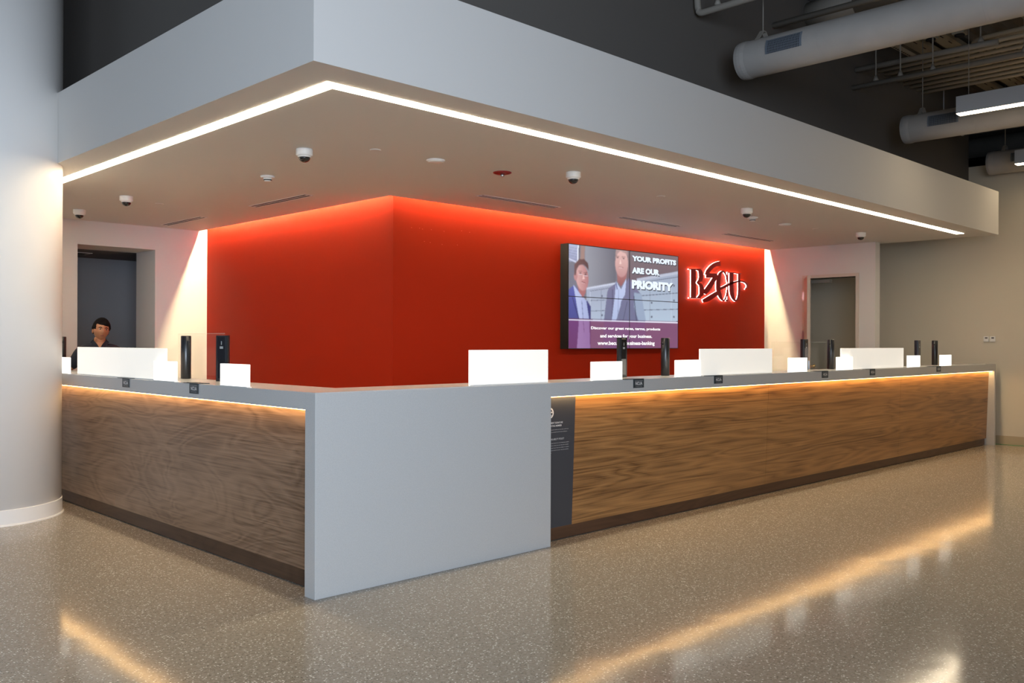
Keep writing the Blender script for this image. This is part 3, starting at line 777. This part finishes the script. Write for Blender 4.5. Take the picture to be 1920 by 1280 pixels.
part(tv, 'bezel', bm, M_BLACKP)
E_TXT = emit('lit_text', (0.80, 0.90, 1.0), 0.95, (0.1, 0.1, 0.1))
E_TXT2 = emit('lit_text_white', (1.0, 1.0, 1.0), 1.0, (0.1, 0.1, 0.1))
E_SH = emit('lit_text_shadow', (0.10, 0.11, 0.14), 0.6, (0.02, 0.02, 0.02))
def advert(s, x0, y0, x1, y1, bold, m_, sh=True):
    """text box in advert coordinates: x0,y0 top-left; x1,y1 bottom-right"""
    a0, z1_ = tvp(x0, y0); a1, z0_ = tvp(x1, y1)
    if sh: part(tv, 'lettering_shadow', text_bm(s, a0 + 0.012, a1 + 0.012, z0_ - 0.012, z1_ - 0.012, bold + 0.01, 0.0008, (0, TY, 0)), E_SH)
    part(tv, 'lettering', text_bm(s, a0, a1, z0_, z1_, bold, 0.0014, (0, TY, 0)), m_)
advert('YOUR PROFITS', 822, 176, 1325, 292, 0.068, E_TXT)
advert('ARE OUR', 822, 308, 1136, 408, 0.068, E_TXT)
advert('PRIORITY', 820, 452, 1290, 588, 0.068, E_TXT)
advert('Discover our great rates, terms, products', 355, 985, 1146, 1042, 0.032, E_TXT2, False)
advert('and services for your business.', 460, 1072, 1052, 1130, 0.032, E_TXT2, False)
advert('www.becu.org/business-banking', 430, 1152, 1082, 1212, 0.032, E_TXT2, False)

# ------------------------------------------------------------------ red letters sign
LYF = 2.812
lg = thing('letter_sign', 'backlit red stylised BECU letters mounted on the red wall right of the screen', 'sign', (8.0, LYF, 2.1))
M_LRED = mat('letter_face_red', (0.30, 0.006, 0.006), 0.35)
def lp(a, c):
    """sign drawing units (0..1792, 0..1280) to the sign plane"""
    k = 1.7e-5
    s, t_ = a / 1792.0, c / 1280.0
    x = 7.264 + s * 1.854
    z0_, z1_ = 2.459 + s * 0.128, 1.768 + s * 0.051
    return x, z0_ + (z1_ - z0_) * t_
def stroke_poly(pts, ws, n=6):
    """smooth stroke through pts (drawing units) with widths ws -> closed outline"""
    P = [Vector((p[0], p[1])) for p in pts]; out = []; W = []
    if len(P) > 2:
        for i in range(len(P) - 1):
            a = P[max(i - 1, 0)]; b_ = P[i]; c_ = P[i + 1]; d_ = P[min(i + 2, len(P) - 1)]
            for k in range(n):
                t_ = k / n
                out.append(0.5 * ((2 * b_) + (c_ - a) * t_ + (2 * a - 5 * b_ + 4 * c_ - d_) * t_ * t_ + (-a + 3 * b_ - 3 * c_ + d_) * t_ ** 3)); W.append(ws[i] * (1 - t_) + ws[i + 1] * t_)
        out.append(P[-1]); W.append(ws[-1])
    else: out, W = P, list(ws)
    L_, R_ = [], []
    for i, p in enumerate(out):
        d_ = (out[min(i + 1, len(out) - 1)] - out[max(i - 1, 0)]).normalized(); nn = Vector((-d_.y, d_.x)) * W[i] / 2
        L_.append(p + nn); R_.append(p - nn)
    return L_, R_
def letter(strokes, name, lab):
    fb, hb = BM(), BM()
    for j, (pts, ws) in enumerate(strokes):
        L_, R_ = stroke_poly(pts, ws)
        for bmx, y0_, y1_ in ((fb, LYF + 0.0006 * j, LYF + 0.010), (hb, LYF + 0.010, LYF + 0.022)):
            n = len(L_)
            g = {}
            for side, S_ in (('L', L_), ('R', R_)):
                for i, p in enumerate(S_):
                    x, z = lp(p.x, p.y)
                    g[side, i, 0] = bmx.verts.new((x, y0_, z)); g[side, i, 1] = bmx.verts.new((x, y1_, z))
            for i in range(n - 1):
                for yy in (0, 1): bmx.faces.new((g['L', i, yy], g['L', i + 1, yy], g['R', i + 1, yy], g['R', i, yy]))
                for side in 'LR': bmx.faces.new((g[side, i, 0], g[side, i + 1, 0], g[side, i + 1, 1], g[side, i, 1]))
            for i in (0, n - 1): bmx.faces.new((g['L', i, 0], g['L', i, 1], g['R', i, 1], g['R', i, 0]))
    f = part(lg, name, fb, M_LRED, lab)
    part(lg, 'lit_return', hb, E_HALO, 'glowing white edge', on=f)
letter([([(288, 300), (288, 992)], (104, 104)), ([(185, 307), (420, 312)], (24, 24)), ([(190, 1000), (455, 1000)], (24, 24)),
        ([(340, 310), (430, 340), (462, 450), (448, 560), (370, 632)], (20, 70, 100, 90, 16)),
        ([(370, 636), (450, 690), (482, 810), (468, 920), (380, 998)], (16, 70, 108, 90, 18))], 'letter_b', 'red letter B')
letter([([(908, 172), (800, 196), (700, 262), (622, 360), (600, 450)], (112, 100, 96, 92, 100)), ([(580, 460), (700, 462), (838, 452)], (110, 108, 84)),
        ([(810, 470), (700, 660), (585, 830), (545, 900)], (100, 104, 110, 70)), ([(505, 1075), (600, 1040), (740, 950), (850, 880)], (70, 112, 108, 96))], 'letter_e', 'red slanting letter E')
letter([([(1010, 372), (930, 385), (872, 520), (862, 720), (885, 900), (960, 1045), (1020, 1050)], (30, 50, 84, 96, 88, 40, 22)),
        ([(1000, 376), (1060, 460), (1084, 610)], (22, 28, 24)), ([(1020, 1050), (1070, 930), (1086, 800)], (22, 26, 18)),
        ([(1088, 380), (1092, 1040)], (12, 12)), ([(1052, 1060), (1090, 1060)], (44, 44))], 'letter_c', 'red letter C')
letter([([(1182, 392), (1182, 640), (1190, 860), (1225, 990), (1290, 1070), (1350, 1010), (1378, 860), (1378, 640), (1376, 410)], (92, 92, 90, 70, 34, 44, 48, 46, 44)),
        ([(1092, 388), (1290, 402)], (22, 22)), ([(1290, 408), (1425, 420)], (22, 22))], 'letter_u', 'red letter U')
letter([([(895, 785), (1010, 735), (1130, 672), (1250, 628), (1390, 600), (1510, 615), (1580, 672), (1585, 740), (1532, 795)], (60, 62, 60, 44, 34, 40, 46, 36, 16))], 'swash', 'red swash crossing the letters')

# faint filler spots on the red wall left of the screen
bm = BM(); random.seed(4)
for x, z in ((2.866, 2.432), (2.964, 2.436), (3.0, 2.43), (3.111, 2.434), (3.275, 2.432), (3.024, 2.312), (3.098, 2.307), (3.507, 2.458), (3.616, 2.452), (3.25, 2.30), (3.45, 2.31)):
    box(bm, x, RY - 0.0008, z, x + 0.008, RY - 0.0001, z + 0.006)
single('filler_spots', bm, mat('pale_red_filler', (0.65, 0.08, 0.04), 0.6), 'rows of tiny pale filler spots on the red wall left of the screen', 'filler spots', (3.2, RY, 2.4))['kind'] = 'stuff'

# ------------------------------------------------------------------ overhead ducts, pendants, pipes
DG = 'round spiral ducts hung under the ceiling'
def duct(x, y_end, z, r, label):
    t = thing('spiral_duct', label, 'duct', (x, y_end, z), DG)
    def yr(y, rad): return [(x + rad * math.cos(2 * math.pi * k / 40), y, z + rad * math.sin(2 * math.pi * k / 40)) for k in range(40)]
    a = -7.6
    part(t, 'tube', ring_loft(BM(), [yr(y_end - 0.09, r), yr(a, r)], False), M_DUCT)
    part(t, 'end_cap', ring_loft(BM(), [yr(y_end + 0.004, r * 0.93), yr(y_end, r), yr(y_end - 0.03, r * 1.035), yr(y_end - 0.06, r * 1.035), yr(y_end - 0.09, r * 1.005)], True, False), M_DUCT)
    yy = y_end - 0.75
    while yy > a:
        part(t, 'seam_ring', ring_loft(BM(), [yr(yy + 0.012, r * 1.001), yr(yy + 0.008, r * 1.007), yr(yy - 0.008, r * 1.007), yr(yy - 0.012, r * 1.001)], True, False), M_DUCT)
        yy -= 1.2
    # register on the side facing the room corner (-X)
    def patch(bm, y0_, y1_, a0, a1, rr0, rr1, n=4):
        R_ = []
        for i in range(n + 1):
            an = a0 + (a1 - a0) * i / n
            R_.append([(x + rr * math.cos(an), yv, z + rr * math.sin(an)) for yv, rr in ((y0_, rr0), (y1_, rr0), (y1_, rr1), (y0_, rr1))])
        return ring_loft(bm, R_, True, False)
    y0_, y1_ = y_end - 0.31, y_end - 0.60; A0, A1 = math.radians(150), math.radians(194)
    reg = part(t, 'register', patch(BM(), y0_, y1_, A0, A1, r * 1.004, r * 1.012), M_SLIT, 'dark louvred register')
    bm = BM()
    for i in range(22): yv = y0_ + (y1_ - y0_) * (i + 0.5) / 22; patch(bm, yv + 0.003, yv - 0.003, A0, A1, r * 1.012, r * 1.03)
    for i in range(6): an = A0 + (A1 - A0) * (i + 0.5) / 6; patch(bm, y0_, y1_, an - 0.008, an + 0.008, r * 1.03, r * 1.036, 1)
    patch(bm, y0_ + 0.012, y0_, A0, A1, r * 1.0, r * 1.05); patch(bm, y1_, y1_ - 0.012, A0, A1, r * 1.0, r * 1.05)
    part(t, 'louvres', bm, mat('register_grey', (0.16, 0.19, 0.23), 0.5), on=reg)
    yy = y_end - 0.19
    while yy > a + 0.5:
        bm = BM()
        for s_ in (-1, 1):
            prism(bm, [(x + s_ * 0.016, yy - 0.02, z + r + 0.055), (x + s_ * 0.016, yy + 0.02, z + r + 0.055), (x + s_ * (r * 0.62), yy + 0.02, z + r * 0.80), (x + s_ * (r * 0.62), yy - 0.02, z + r * 0.80)], (s_ * 0.006, 0, 0.002))
        tube(bm, [(x, yy, z + r + 0.045), (x, yy, ZC)], 0.005, 8)
        box(bm, x - 0.02, yy - 0.02, z + r + 0.05, x + 0.02, yy + 0.02, z + r + 0.06)
        part(t, 'hanger', bm, M_PIPE)
        yy -= 2.4
    return t
duct(4.218, 0.06, 3.716, 0.152, 'nearest round grey duct with a dark register, crossing above the soffit')
duct(7.583, 0.06, 3.698, 0.150, 'second round grey duct with a dark register, behind the pendant light')
duct(10.31, 0.06, 3.709, 0.150, 'farthest round grey duct, above the beige wall')
t = thing('large_duct', 'large round duct partly cut off by the top edge of the picture', 'duct', (5.95, 0.1, 4.80 - 0.26))
def yr(y, rad, x=6.05, z=4.66): return [(x + rad * math.cos(2 * math.pi * k / 36), y, z + rad * math.sin(2 * math.pi * k / 36)) for k in range(36)]
part(t, 'tube', ring_loft(BM(), [yr(-0.1, 0.13), yr(-7.6, 0.13)]), M_PIPE)
part(t, 'tapered_collar', ring_loft(BM(), [yr(UY - 0.001, 0.13), yr(0.15, 0.13), yr(-0.1, 0.135)]), M_PIPE)
PGp = 'linear pendant lights'
def pendant(x, y_end, z, ln, label, q0=0.1):
    t = thing('pendant_light', label, 'light', (x, y_end, z), PGp)
    w_, h_ = 0.055, 0.085
    part(t, 'housing', B(x - w_, y_end - ln, z - h_ + 0.004, x + w_, y_end, z + h_, bev=0.002), M_PENDANT)
    part(t, 'diffuser', B(x - w_ + 0.004, y_end - ln + 0.004, z - h_ - 0.004, x + w_ - 0.004, y_end - 0.004, z - h_ + 0.0035), E_PEND, 'bright white diffuser')
    for q_ in (q0, ln / 2, ln - 0.1): part(t, 'suspension_wire', tube(BM(), [(x, y_end - q_, z + h_), (x, y_end - q_, ZC)], 0.0035, 6), M_PIPE)
pendant(6.86, -0.75, 3.68, 3.6, 'long suspended light nearest the second duct, top right')
pendant(9.66, -0.45, 3.62, 3.6, 'suspended light cut off at the right edge beside the farthest duct', 0.55)
# sprinkler pipes out of the upper wall
def pipe(name, label, pts, r, m_, group, hang=()):
    t = thing(name, label, 'pipe', pts[0], group)
    part(t, 'run', tube(BM(), pts, r, 12), m_)
    for (x, y, z) in hang:
        bm = BM(); tube(bm, [(x, y, z + r), (x, y, ZC)], 0.008, 8)
        lathe(bm, x, y, [(r * 0.5, z + r * 0.8), (r * 1.1, z + r), (0.014, z + r + 0.05)], 12)
        part(t, 'hanger', bm, m_)
    return t
SP = 'painted sprinkler pipes'
pipe('sprinkler_pipe', 'blue-grey sprinkler pipe above the nearest duct end, top edge', bend((3.97, UY, 4.9 - 0.1), (3.97, UY - 0.06, 4.13), (3.97, -6, 4.13), 0.05), 0.028, M_PIPE, SP, ((3.97, 0.15, 4.13), (3.97, -0.05, 4.13), (3.97, -0.30, 4.13)))
pipe('sprinkler_pipe', 'thin pipe running between the nearest duct and the large duct', [(5.33, UY, 4.38), (5.33, -7.5, 4.38)], 0.030, M_PIPE, SP, ((5.33, -0.6, 4.38),))
pipe('sprinkler_pipe', 'long pipe with drop rods crossing above the pendant light', [(7.014, UY, 4.118), (7.014, -7.5, 4.09)], 0.028, M_PIPE, SP, ((7.014, 0.14, 4.118), (7.014, -0.12, 4.115), (7.014, -0.45, 4.11), (7.014, -1.3, 4.10)))
pipe('sprinkler_pipe', 'shorter pipe running parallel just above the long drop-rod pipe', [(7.10, UY, 4.33), (7.22, -0.85, 4.35), (7.24, -1.0, 4.35)], 0.030, M_PIPE, SP, ((7.22, -0.84, 4.35),))
pipe('sprinkler_pipe', 'short branch pipe on the upper wall left of the pendant light', [(9.0, UY - 0.05, 4.12), (9.9, UY - 0.15, 4.06)], 0.024, M_PENDANT, SP, ((9.4, UY - 0.09, 4.09),))
CGr = 'conduits leaving the upper wall'
cl = ['first', 'second', 'third', 'fourth', 'fifth', 'sixth', 'seventh', 'eighth', 'ninth']
for i in range(9):
    x = 7.49 + i * 0.18
    t = thing('conduit', f'thin painted conduit leaving the upper wall, {cl[i]} of nine from the left', 'pipe', (x, UY, 4.44), CGr)
    part(t, 'run', tube(BM(), [(x, UY, 4.44), (x, -0.55 - 0.05 * (i % 3), 4.44), (x, -7.5, 4.46)], 0.022, 10), M_CONDUIT)
BG = 'bundle of bent conduits at the top right'
bl = ['outermost', 'second', 'third', 'fourth', 'innermost']
for i in range(5):
    k = i * 0.085
    t = thing('bent_conduit', f'bent conduit in the bundle at the top right, {bl[i]} of the bend', 'pipe', (8.0, -0.6, 4.6), BG)
    pts = bend((7.72 + k * 0.8, -3.0, 4.60), (7.80 + k * 1.1, -0.52 - k, 4.60), (10.4, -0.46 - k, 4.60), 0.24, 10)
    part(t, 'run', tube(BM(), pts, 0.024, 10), M_CONDUIT)
TGr = 'flat cable trays running under the deck'
for i, (y, z) in enumerate(((-0.28, 4.66), (0.0, 4.66), (-1.15, 4.70))):
    t = thing('cable_tray', ['flat metal cable tray between the bundle and the conduits', 'flat metal cable tray closest to the upper wall', 'flat metal cable tray beyond the conduit bundle'][i], 'cable tray', (8, y, z), TGr)
    part(t, 'tray', B(6.4, y - 0.08, z, 14.0, y + 0.08, z + 0.012), M_TRAY)
    bm = BM(); box(bm, 6.4, y - 0.085, z, 14.0, y - 0.078, z + 0.05); box(bm, 6.4, y + 0.078, z, 14.0, y + 0.085, z + 0.05); part(t, 'side_rails', bm, M_TRAY)
    bm = BM()
    for k in range(30): x = 6.6 + k * 0.25; box(bm, x, y - 0.03, z - 0.0008, x + 0.10, y - 0.018, z - 0.0001)
    part(t, 'slots', bm, M_SLIT)
JG = 'dark round junction covers'
for i, (x, y) in enumerate(((7.545, -0.228), (7.62, -0.50))):
    t = thing('junction_cover', ['dark round junction cover nearer the upper wall', 'dark round junction cover nearer the conduit bundle'][i], 'junction box', (x, y, 4.62), JG)
    part(t, 'cover', lathe(BM(), x, y, [(0.05, 4.629), (0.05, 4.615), (0.03, 4.61)], 20), M_SLIT)
    part(t, 'box', B(x - 0.06, y - 0.06, 4.63, x + 0.06, y + 0.06, 4.6595 if i == 0 else ZC), M_TRAY)
t = thing('strut_channel', 'perforated strut channel above the nearest duct', 'strut', (7.4, 0.0, 4.5))
part(t, 'channel', B(6.9, -0.02, 4.50, 8.0, 0.02, 4.54), M_CONDUIT)
bm = BM()
for k in range(20): box(bm, 6.93 + k * 0.05, -0.008, 4.4992, 6.955 + k * 0.05, 0.008, 4.4999)
part(t, 'perforations', bm, M_SLIT)
# beams beyond the far wall
for i, (x, z0_, z1_) in enumerate(((11.1, 4.30, 4.55), (11.9, 4.12, 4.40), (12.8, 4.45, ZC))):
    struct(f'trim_{i + 1}', B(x, -7.6, z0_, x + 0.25, 8.8, z1_), M_DECK)

# ------------------------------------------------------------------ the man behind the side counter
man = thing('person', 'dark-haired man in a navy collared shirt standing behind the side ledge', 'person', (1.085, 5.90, 0), None, -0.351)
M_SKIN = mat('skin', (0.42, 0.19, 0.10), 0.5, noise=0.06, nscale=20)
M_LIP = mat('lips', (0.30, 0.09, 0.07), 0.5)
M_HAIR = mat('dark_hair', (0.008, 0.006, 0.006), 0.9, spec=0.15, bump=0.6, bscale=90)
M_SHIRT = mat('navy_shirt', (0.010, 0.013, 0.028), 0.8, bump=0.2, bscale=120)
M_TROUSER = mat('dark_trousers', (0.02, 0.02, 0.022), 0.85)
M_EYE = mat('eye_white', (0.55, 0.52, 0.48), 0.3)
def skin_obj(name, verts, edges, radii, root_i, m_, parent, sub=2):
    me = bpy.data.meshes.new(name); me.from_pydata(verts, edges, []); me.materials.append(m_)
    o = bpy.data.objects.new(name, me); COL.objects.link(o); o.parent = parent
    sk = o.modifiers.new('skin', 'SKIN'); sk.use_smooth_shade = True
    if not me.skin_vertices: pass
    layer = me.skin_vertices[0].data
    for i, r in enumerate(radii):
        layer[i].radius = r if isinstance(r, tuple) else (r, r); layer[i].use_root = (i == root_i)
    s = o.modifiers.new('smooth', 'SUBSURF'); s.levels = sub; s.render_levels = sub
    return o
# local frame: -Y faces the camera, +X to the viewer's right. elbow of the viewer-left arm sticks out, hand on the desk
V = [(0, 0, 0.86), (0, 0, 0.98), (0, 0.005, 1.10), (0, 0.01, 1.225), (0, 0.012, 1.290), (0, 0.0, 1.345), (0, -0.012, 1.40),
     (-0.095, 0.01, 1.262), (-0.180, 0.0, 1.228), (-0.235, -0.01, 1.120), (-0.290, -0.02, 1.045), (-0.318, -0.075, 0.975), (-0.345, -0.14, 0.925),
     (0.095, 0.01, 1.262), (0.180, 0.0, 1.228), (0.205, 0.0, 1.09), (0.215, -0.01, 0.965), (0.205, -0.06, 0.86), (0.195, -0.10, 0.765),
     (-0.085, 0, 0.80), (-0.09, -0.005, 0.62), (-0.09, 0.0, 0.43), (-0.09, 0.01, 0.24), (-0.09, 0.02, 0.075), (-0.095, -0.06, 0.035), (-0.10, -0.13, 0.028),
     (0.085, 0, 0.80), (0.09, -0.005, 0.62), (0.09, 0.0, 0.43), (0.09, 0.01, 0.24), (0.09, 0.02, 0.075), (0.095, -0.06, 0.035), (0.10, -0.13, 0.028)]
E_ = [(0, 1), (1, 2), (2, 3), (3, 4), (4, 5), (5, 6), (3, 7), (7, 8), (8, 9), (9, 10), (10, 11), (11, 12), (3, 13), (13, 14), (14, 15), (15, 16), (16, 17), (17, 18),
      (0, 19), (19, 20), (20, 21), (21, 22), (22, 23), (23, 24), (24, 25), (0, 26), (26, 27), (27, 28), (28, 29), (29, 30), (30, 31), (31, 32)]
Rr = [(0.135, 0.10), (0.135, 0.10), (0.145, 0.105), (0.12, 0.085), (0.066, 0.064), (0.060, 0.060), (0.058, 0.06),
      0.065, 0.058, 0.045, 0.038, 0.034, 0.024, 0.065, 0.058, 0.045, 0.038, 0.034, 0.024,
      0.085, 0.075, 0.055, 0.045, 0.035, 0.035, 0.028, 0.085, 0.075, 0.055, 0.045, 0.035, 0.035, 0.028]
body = skin_obj('body', V, E_, Rr, 0, M_SKIN, man)
# hands: palm chain plus five fingers each
def hand(px, py, pz, dx, dy, dz, side):
    D = Vector((dx, dy, dz)).normalized(); S_ = D.cross(Vector((0, 0, 1))).normalized() * side; U_ = S_.cross(D).normalized()
    O_ = Vector((px, py, pz)); vs, es, rs = [O_, O_ + D * 0.03, O_ + D * 0.055], [(0, 1), (1, 2)], [0.020, (0.030, 0.014), (0.032, 0.013)]
    for f_, (off, ln) in enumerate(((-0.027, 0.055), (-0.009, 0.066), (0.009, 0.062), (0.026, 0.048))):
        b0 = len(vs); base = O_ + D * 0.075 + S_ * off
        for k, (a_, dn) in enumerate(((0.0, 0), (0.45, -0.004), (0.8, -0.014), (1.0, -0.024))): vs.append(base + D * ln * a_ + Vector((0, 0, dn))); rs.append(0.0088 - 0.0008 * k)
        es += [(2, b0), (b0, b0 + 1), (b0 + 1, b0 + 2), (b0 + 2, b0 + 3)]
    b0 = len(vs)
    for k, (a_, s_, dn) in enumerate(((0.035, -0.038, 0), (0.058, -0.054, -0.006), (0.080, -0.058, -0.012))): vs.append(O_ + D * a_ + S_ * s_ + Vector((0, 0, dn))); rs.append(0.0105 - 0.001 * k)
    es += [(1, b0), (b0, b0 + 1), (b0 + 1, b0 + 2)]
    return skin_obj('hand', [tuple(v) for v in vs], es, rs, 0, M_SKIN, man, 1)
hand(-0.345, -0.14, 0.925, -0.25, -0.9, -0.10, 1)
hand(0.195, -0.10, 0.765, -0.05, -0.25, -1.0, -1)
# clothing
shirt = skin_obj('shirt', V[:5] + V[7:11] + V[13:17], [(0, 1), (1, 2), (2, 3), (3, 4), (3, 5), (5, 6), (6, 7), (7, 8), (3, 9), (9, 10), (10, 11), (11, 12)],
                 [(0.152, 0.118), (0.152, 0.118), (0.160, 0.120), (0.134, 0.100), (0.078, 0.076), 0.084, 0.082, 0.062, 0.056, 0.084, 0.082, 0.062, 0.056], 0, M_SHIRT, man)
skin_obj('trousers', [V[0]] + V[19:23] + [V[23]] + V[26:30] + [V[30]], [(0, 1), (1, 2), (2, 3), (3, 4), (4, 5), (0, 6), (6, 7), (7, 8), (8, 9), (9, 10)],
         [(0.145, 0.112), 0.098, 0.088, 0.068, 0.060, 0.056, 0.098, 0.088, 0.068, 0.060, 0.056], 0, M_TROUSER, man)
for s_ in (-1, 1): skin_obj('shoe', [(s_ * 0.09, 0.03, 0.045), (s_ * 0.095, -0.06, 0.042), (s_ * 0.10, -0.16, 0.035)], [(0, 1), (1, 2)], [0.045, 0.046, 0.036], 0, M_BLACKP, man)
bm = BM()
for s_ in (-1, 1):
    prism(bm, [(s_ * 0.002, -0.098, 1.262), (s_ * 0.026, -0.090, 1.300), (s_ * 0.060, -0.050, 1.342), (s_ * 0.082, -0.045, 1.318), (s_ * 0.070, -0.092, 1.270), (s_ * 0.036, -0.106, 1.236)], (0, 0.010, 0.003))
    prism(bm, [(s_ * 0.060, -0.050, 1.342), (s_ * 0.052, 0.060, 1.362), (s_ * 0.072, 0.072, 1.322), (s_ * 0.084, -0.045, 1.316)], (s_ * 0.008, 0, 0.003))
prism(bm, [(-0.052, 0.060, 1.362), (0.052, 0.060, 1.362), (0.072, 0.072, 1.322), (-0.072, 0.072, 1.322)], (0, 0.008, 0.002))
part(man, 'collar', bm, M_SHIRT, local=True)
# open neckline: skin wedge
part(man, 'neckline', prism(BM(), [(-0.032, -0.078, 1.318), (0.032, -0.078, 1.318), (0.0, -0.1005, 1.256)], (0, 0.03, 0)), M_SKIN, 'bare throat in the open collar', local=True)
# head: shaped sphere with brow, nose, cheeks, jaw
hz, hc = 1.448, Vector((0, -0.018, 1.452))
bm = BM(); bmesh.ops.create_uvsphere(bm, u_segments=48, v_segments=36, radius=1.0)
def g2(x, z, cx, cz, sx, sz): return math.exp(-((x - cx) / sx) ** 2 - ((z - cz) / sz) ** 2)
def head_pt(n):
    x, y, z = n
    rx, ry, rz = 0.076, 0.094, 0.112
    k = 1.0
    if z < 0: k = 1 - 0.26 * (-z) ** 1.6
    p = Vector((x * rx * k, y * ry * (1 - 0.06 * max(0, -z)), z * rz))
    if y < 0:
        f = -y
        X, Z = p.x, p.z
        p.y -= 0.020 * g2(X, Z, 0, -0.020, 0.013, 0.020) * f      # nose
        p.y -= 0.008 * g2(X, Z, 0, 0.008, 0.008, 0.020) * f
        p.y -= 0.006 * g2(X, Z, 0, 0.030, 0.045, 0.010) * f       # brow
        for s_ in (-1, 1):
            p.y += 0.010 * g2(X, Z, s_ * 0.030, 0.012, 0.016, 0.010) * f   # eye sockets
            p.y -= 0.005 * g2(X, Z, s_ * 0.040, -0.022, 0.018, 0.018) * f  # cheeks
        p.y -= 0.006 * g2(X, Z, 0, -0.056, 0.022, 0.008) * f       # lips
        p.y += 0.003 * g2(X, Z, 0, -0.070, 0.022, 0.006) * f
        p.y -= 0.010 * g2(X, Z, 0, -0.092, 0.024, 0.014) * f       # chin
        p.y -= 0.004 * f * max(0, -z)
    return p + hc
for v in bm.verts: v.co = head_pt(v.co.normalized())
for f in bm.faces: f.smooth = True
head = part(man, 'head', bm, M_SKIN, local=True)
for s_ in (-1, 1):
    bm = BM(); bmesh.ops.create_uvsphere(bm, u_segments=16, v_segments=12, radius=1.0)
    for v in bm.verts: v.co = Vector((s_ * 0.076 + v.co.x * 0.010, 0.006 + v.co.y * 0.018, hz - 0.008 + v.co.z * 0.032))
    part(man, 'ear', bm, M_SKIN, on=head, local=True)
    bm = BM(); bmesh.ops.create_uvsphere(bm, u_segments=16, v_segments=12, radius=1.0)
    for v in bm.verts: v.co = Vector((s_ * 0.030 + v.co.x * 0.0135, -0.0975 + v.co.y * 0.007, hz + 0.014 + v.co.z * 0.0060))
    eye = part(man, 'eye', bm, M_EYE, on=head, local=True)
    bm = BM(); tube(bm, [(s_ * 0.030, -0.102, hz + 0.014), (s_ * 0.030, -0.1062, hz + 0.014)], 0.0058, 14); part(man, 'iris', bm, M_HAIR, on=head, local=True)
    bm = tube(BM(), [(s_ * 0.013, -0.1085, hz + 0.028), (s_ * 0.030, -0.108, hz + 0.034), (s_ * 0.048, -0.098, hz + 0.029)], [0.003, 0.0042, 0.002], 8); part(man, 'eyebrow', bm, M_HAIR, on=head, local=True)
bm = tube(BM(), [(-0.024, -0.1035, hz - 0.054), (-0.010, -0.1115, hz - 0.051), (0, -0.1125, hz - 0.0525), (0.010, -0.1115, hz - 0.051), (0.024, -0.1035, hz - 0.054)], [0.001, 0.0042, 0.0045, 0.0042, 0.001], 8)
part(man, 'lips', bm, M_LIP, on=head, local=True)
# hair cap with a fringe swept to one side
bm = BM(); bmesh.ops.create_uvsphere(bm, u_segments=56, v_segments=40, radius=1.0)
dele = []
for v in bm.verts:
    n = v.co.normalized()
    line_z = 0.54 - 0.10 * n.x if n.y < -0.35 else (0.50 - (n.y + 0.35) * 1.0 if n.y < 0.15 else -0.36)
    if abs(n.x) > 0.84 and n.y < 0.15: line_z = min(line_z, 0.14)
    p = head_pt(n); out = (p - hc).normalized()
    th = 0.014 + 0.008 * max(0, n.z) + 0.003 * math.sin(n.x * 31 + n.y * 17)
    if n.z < line_z - 0.08: th = -0.004
    elif n.z < line_z: th = 0.014 * (n.z - line_z + 0.08) / 0.08
    v.co = p + out * th
for f in bm.faces: f.smooth = True
part(man, 'hair', bm, M_HAIR, 'short dark hair', on=head, local=True)
for o in list(man.children):
    if o.name.split('.')[0] == 'head':
        # slight tilt of the head toward his right
        o.matrix_local = Matrix.Translation((0, -0.01, 1.36)) @ Matrix.Rotation(0.12, 4, 'Y') @ Matrix.Rotation(0.22, 4, 'Z') @ Matrix.Translation((0, 0.01, -1.36))

for o in list(bpy.data.objects):
    if '_o' in o: del o['_o']
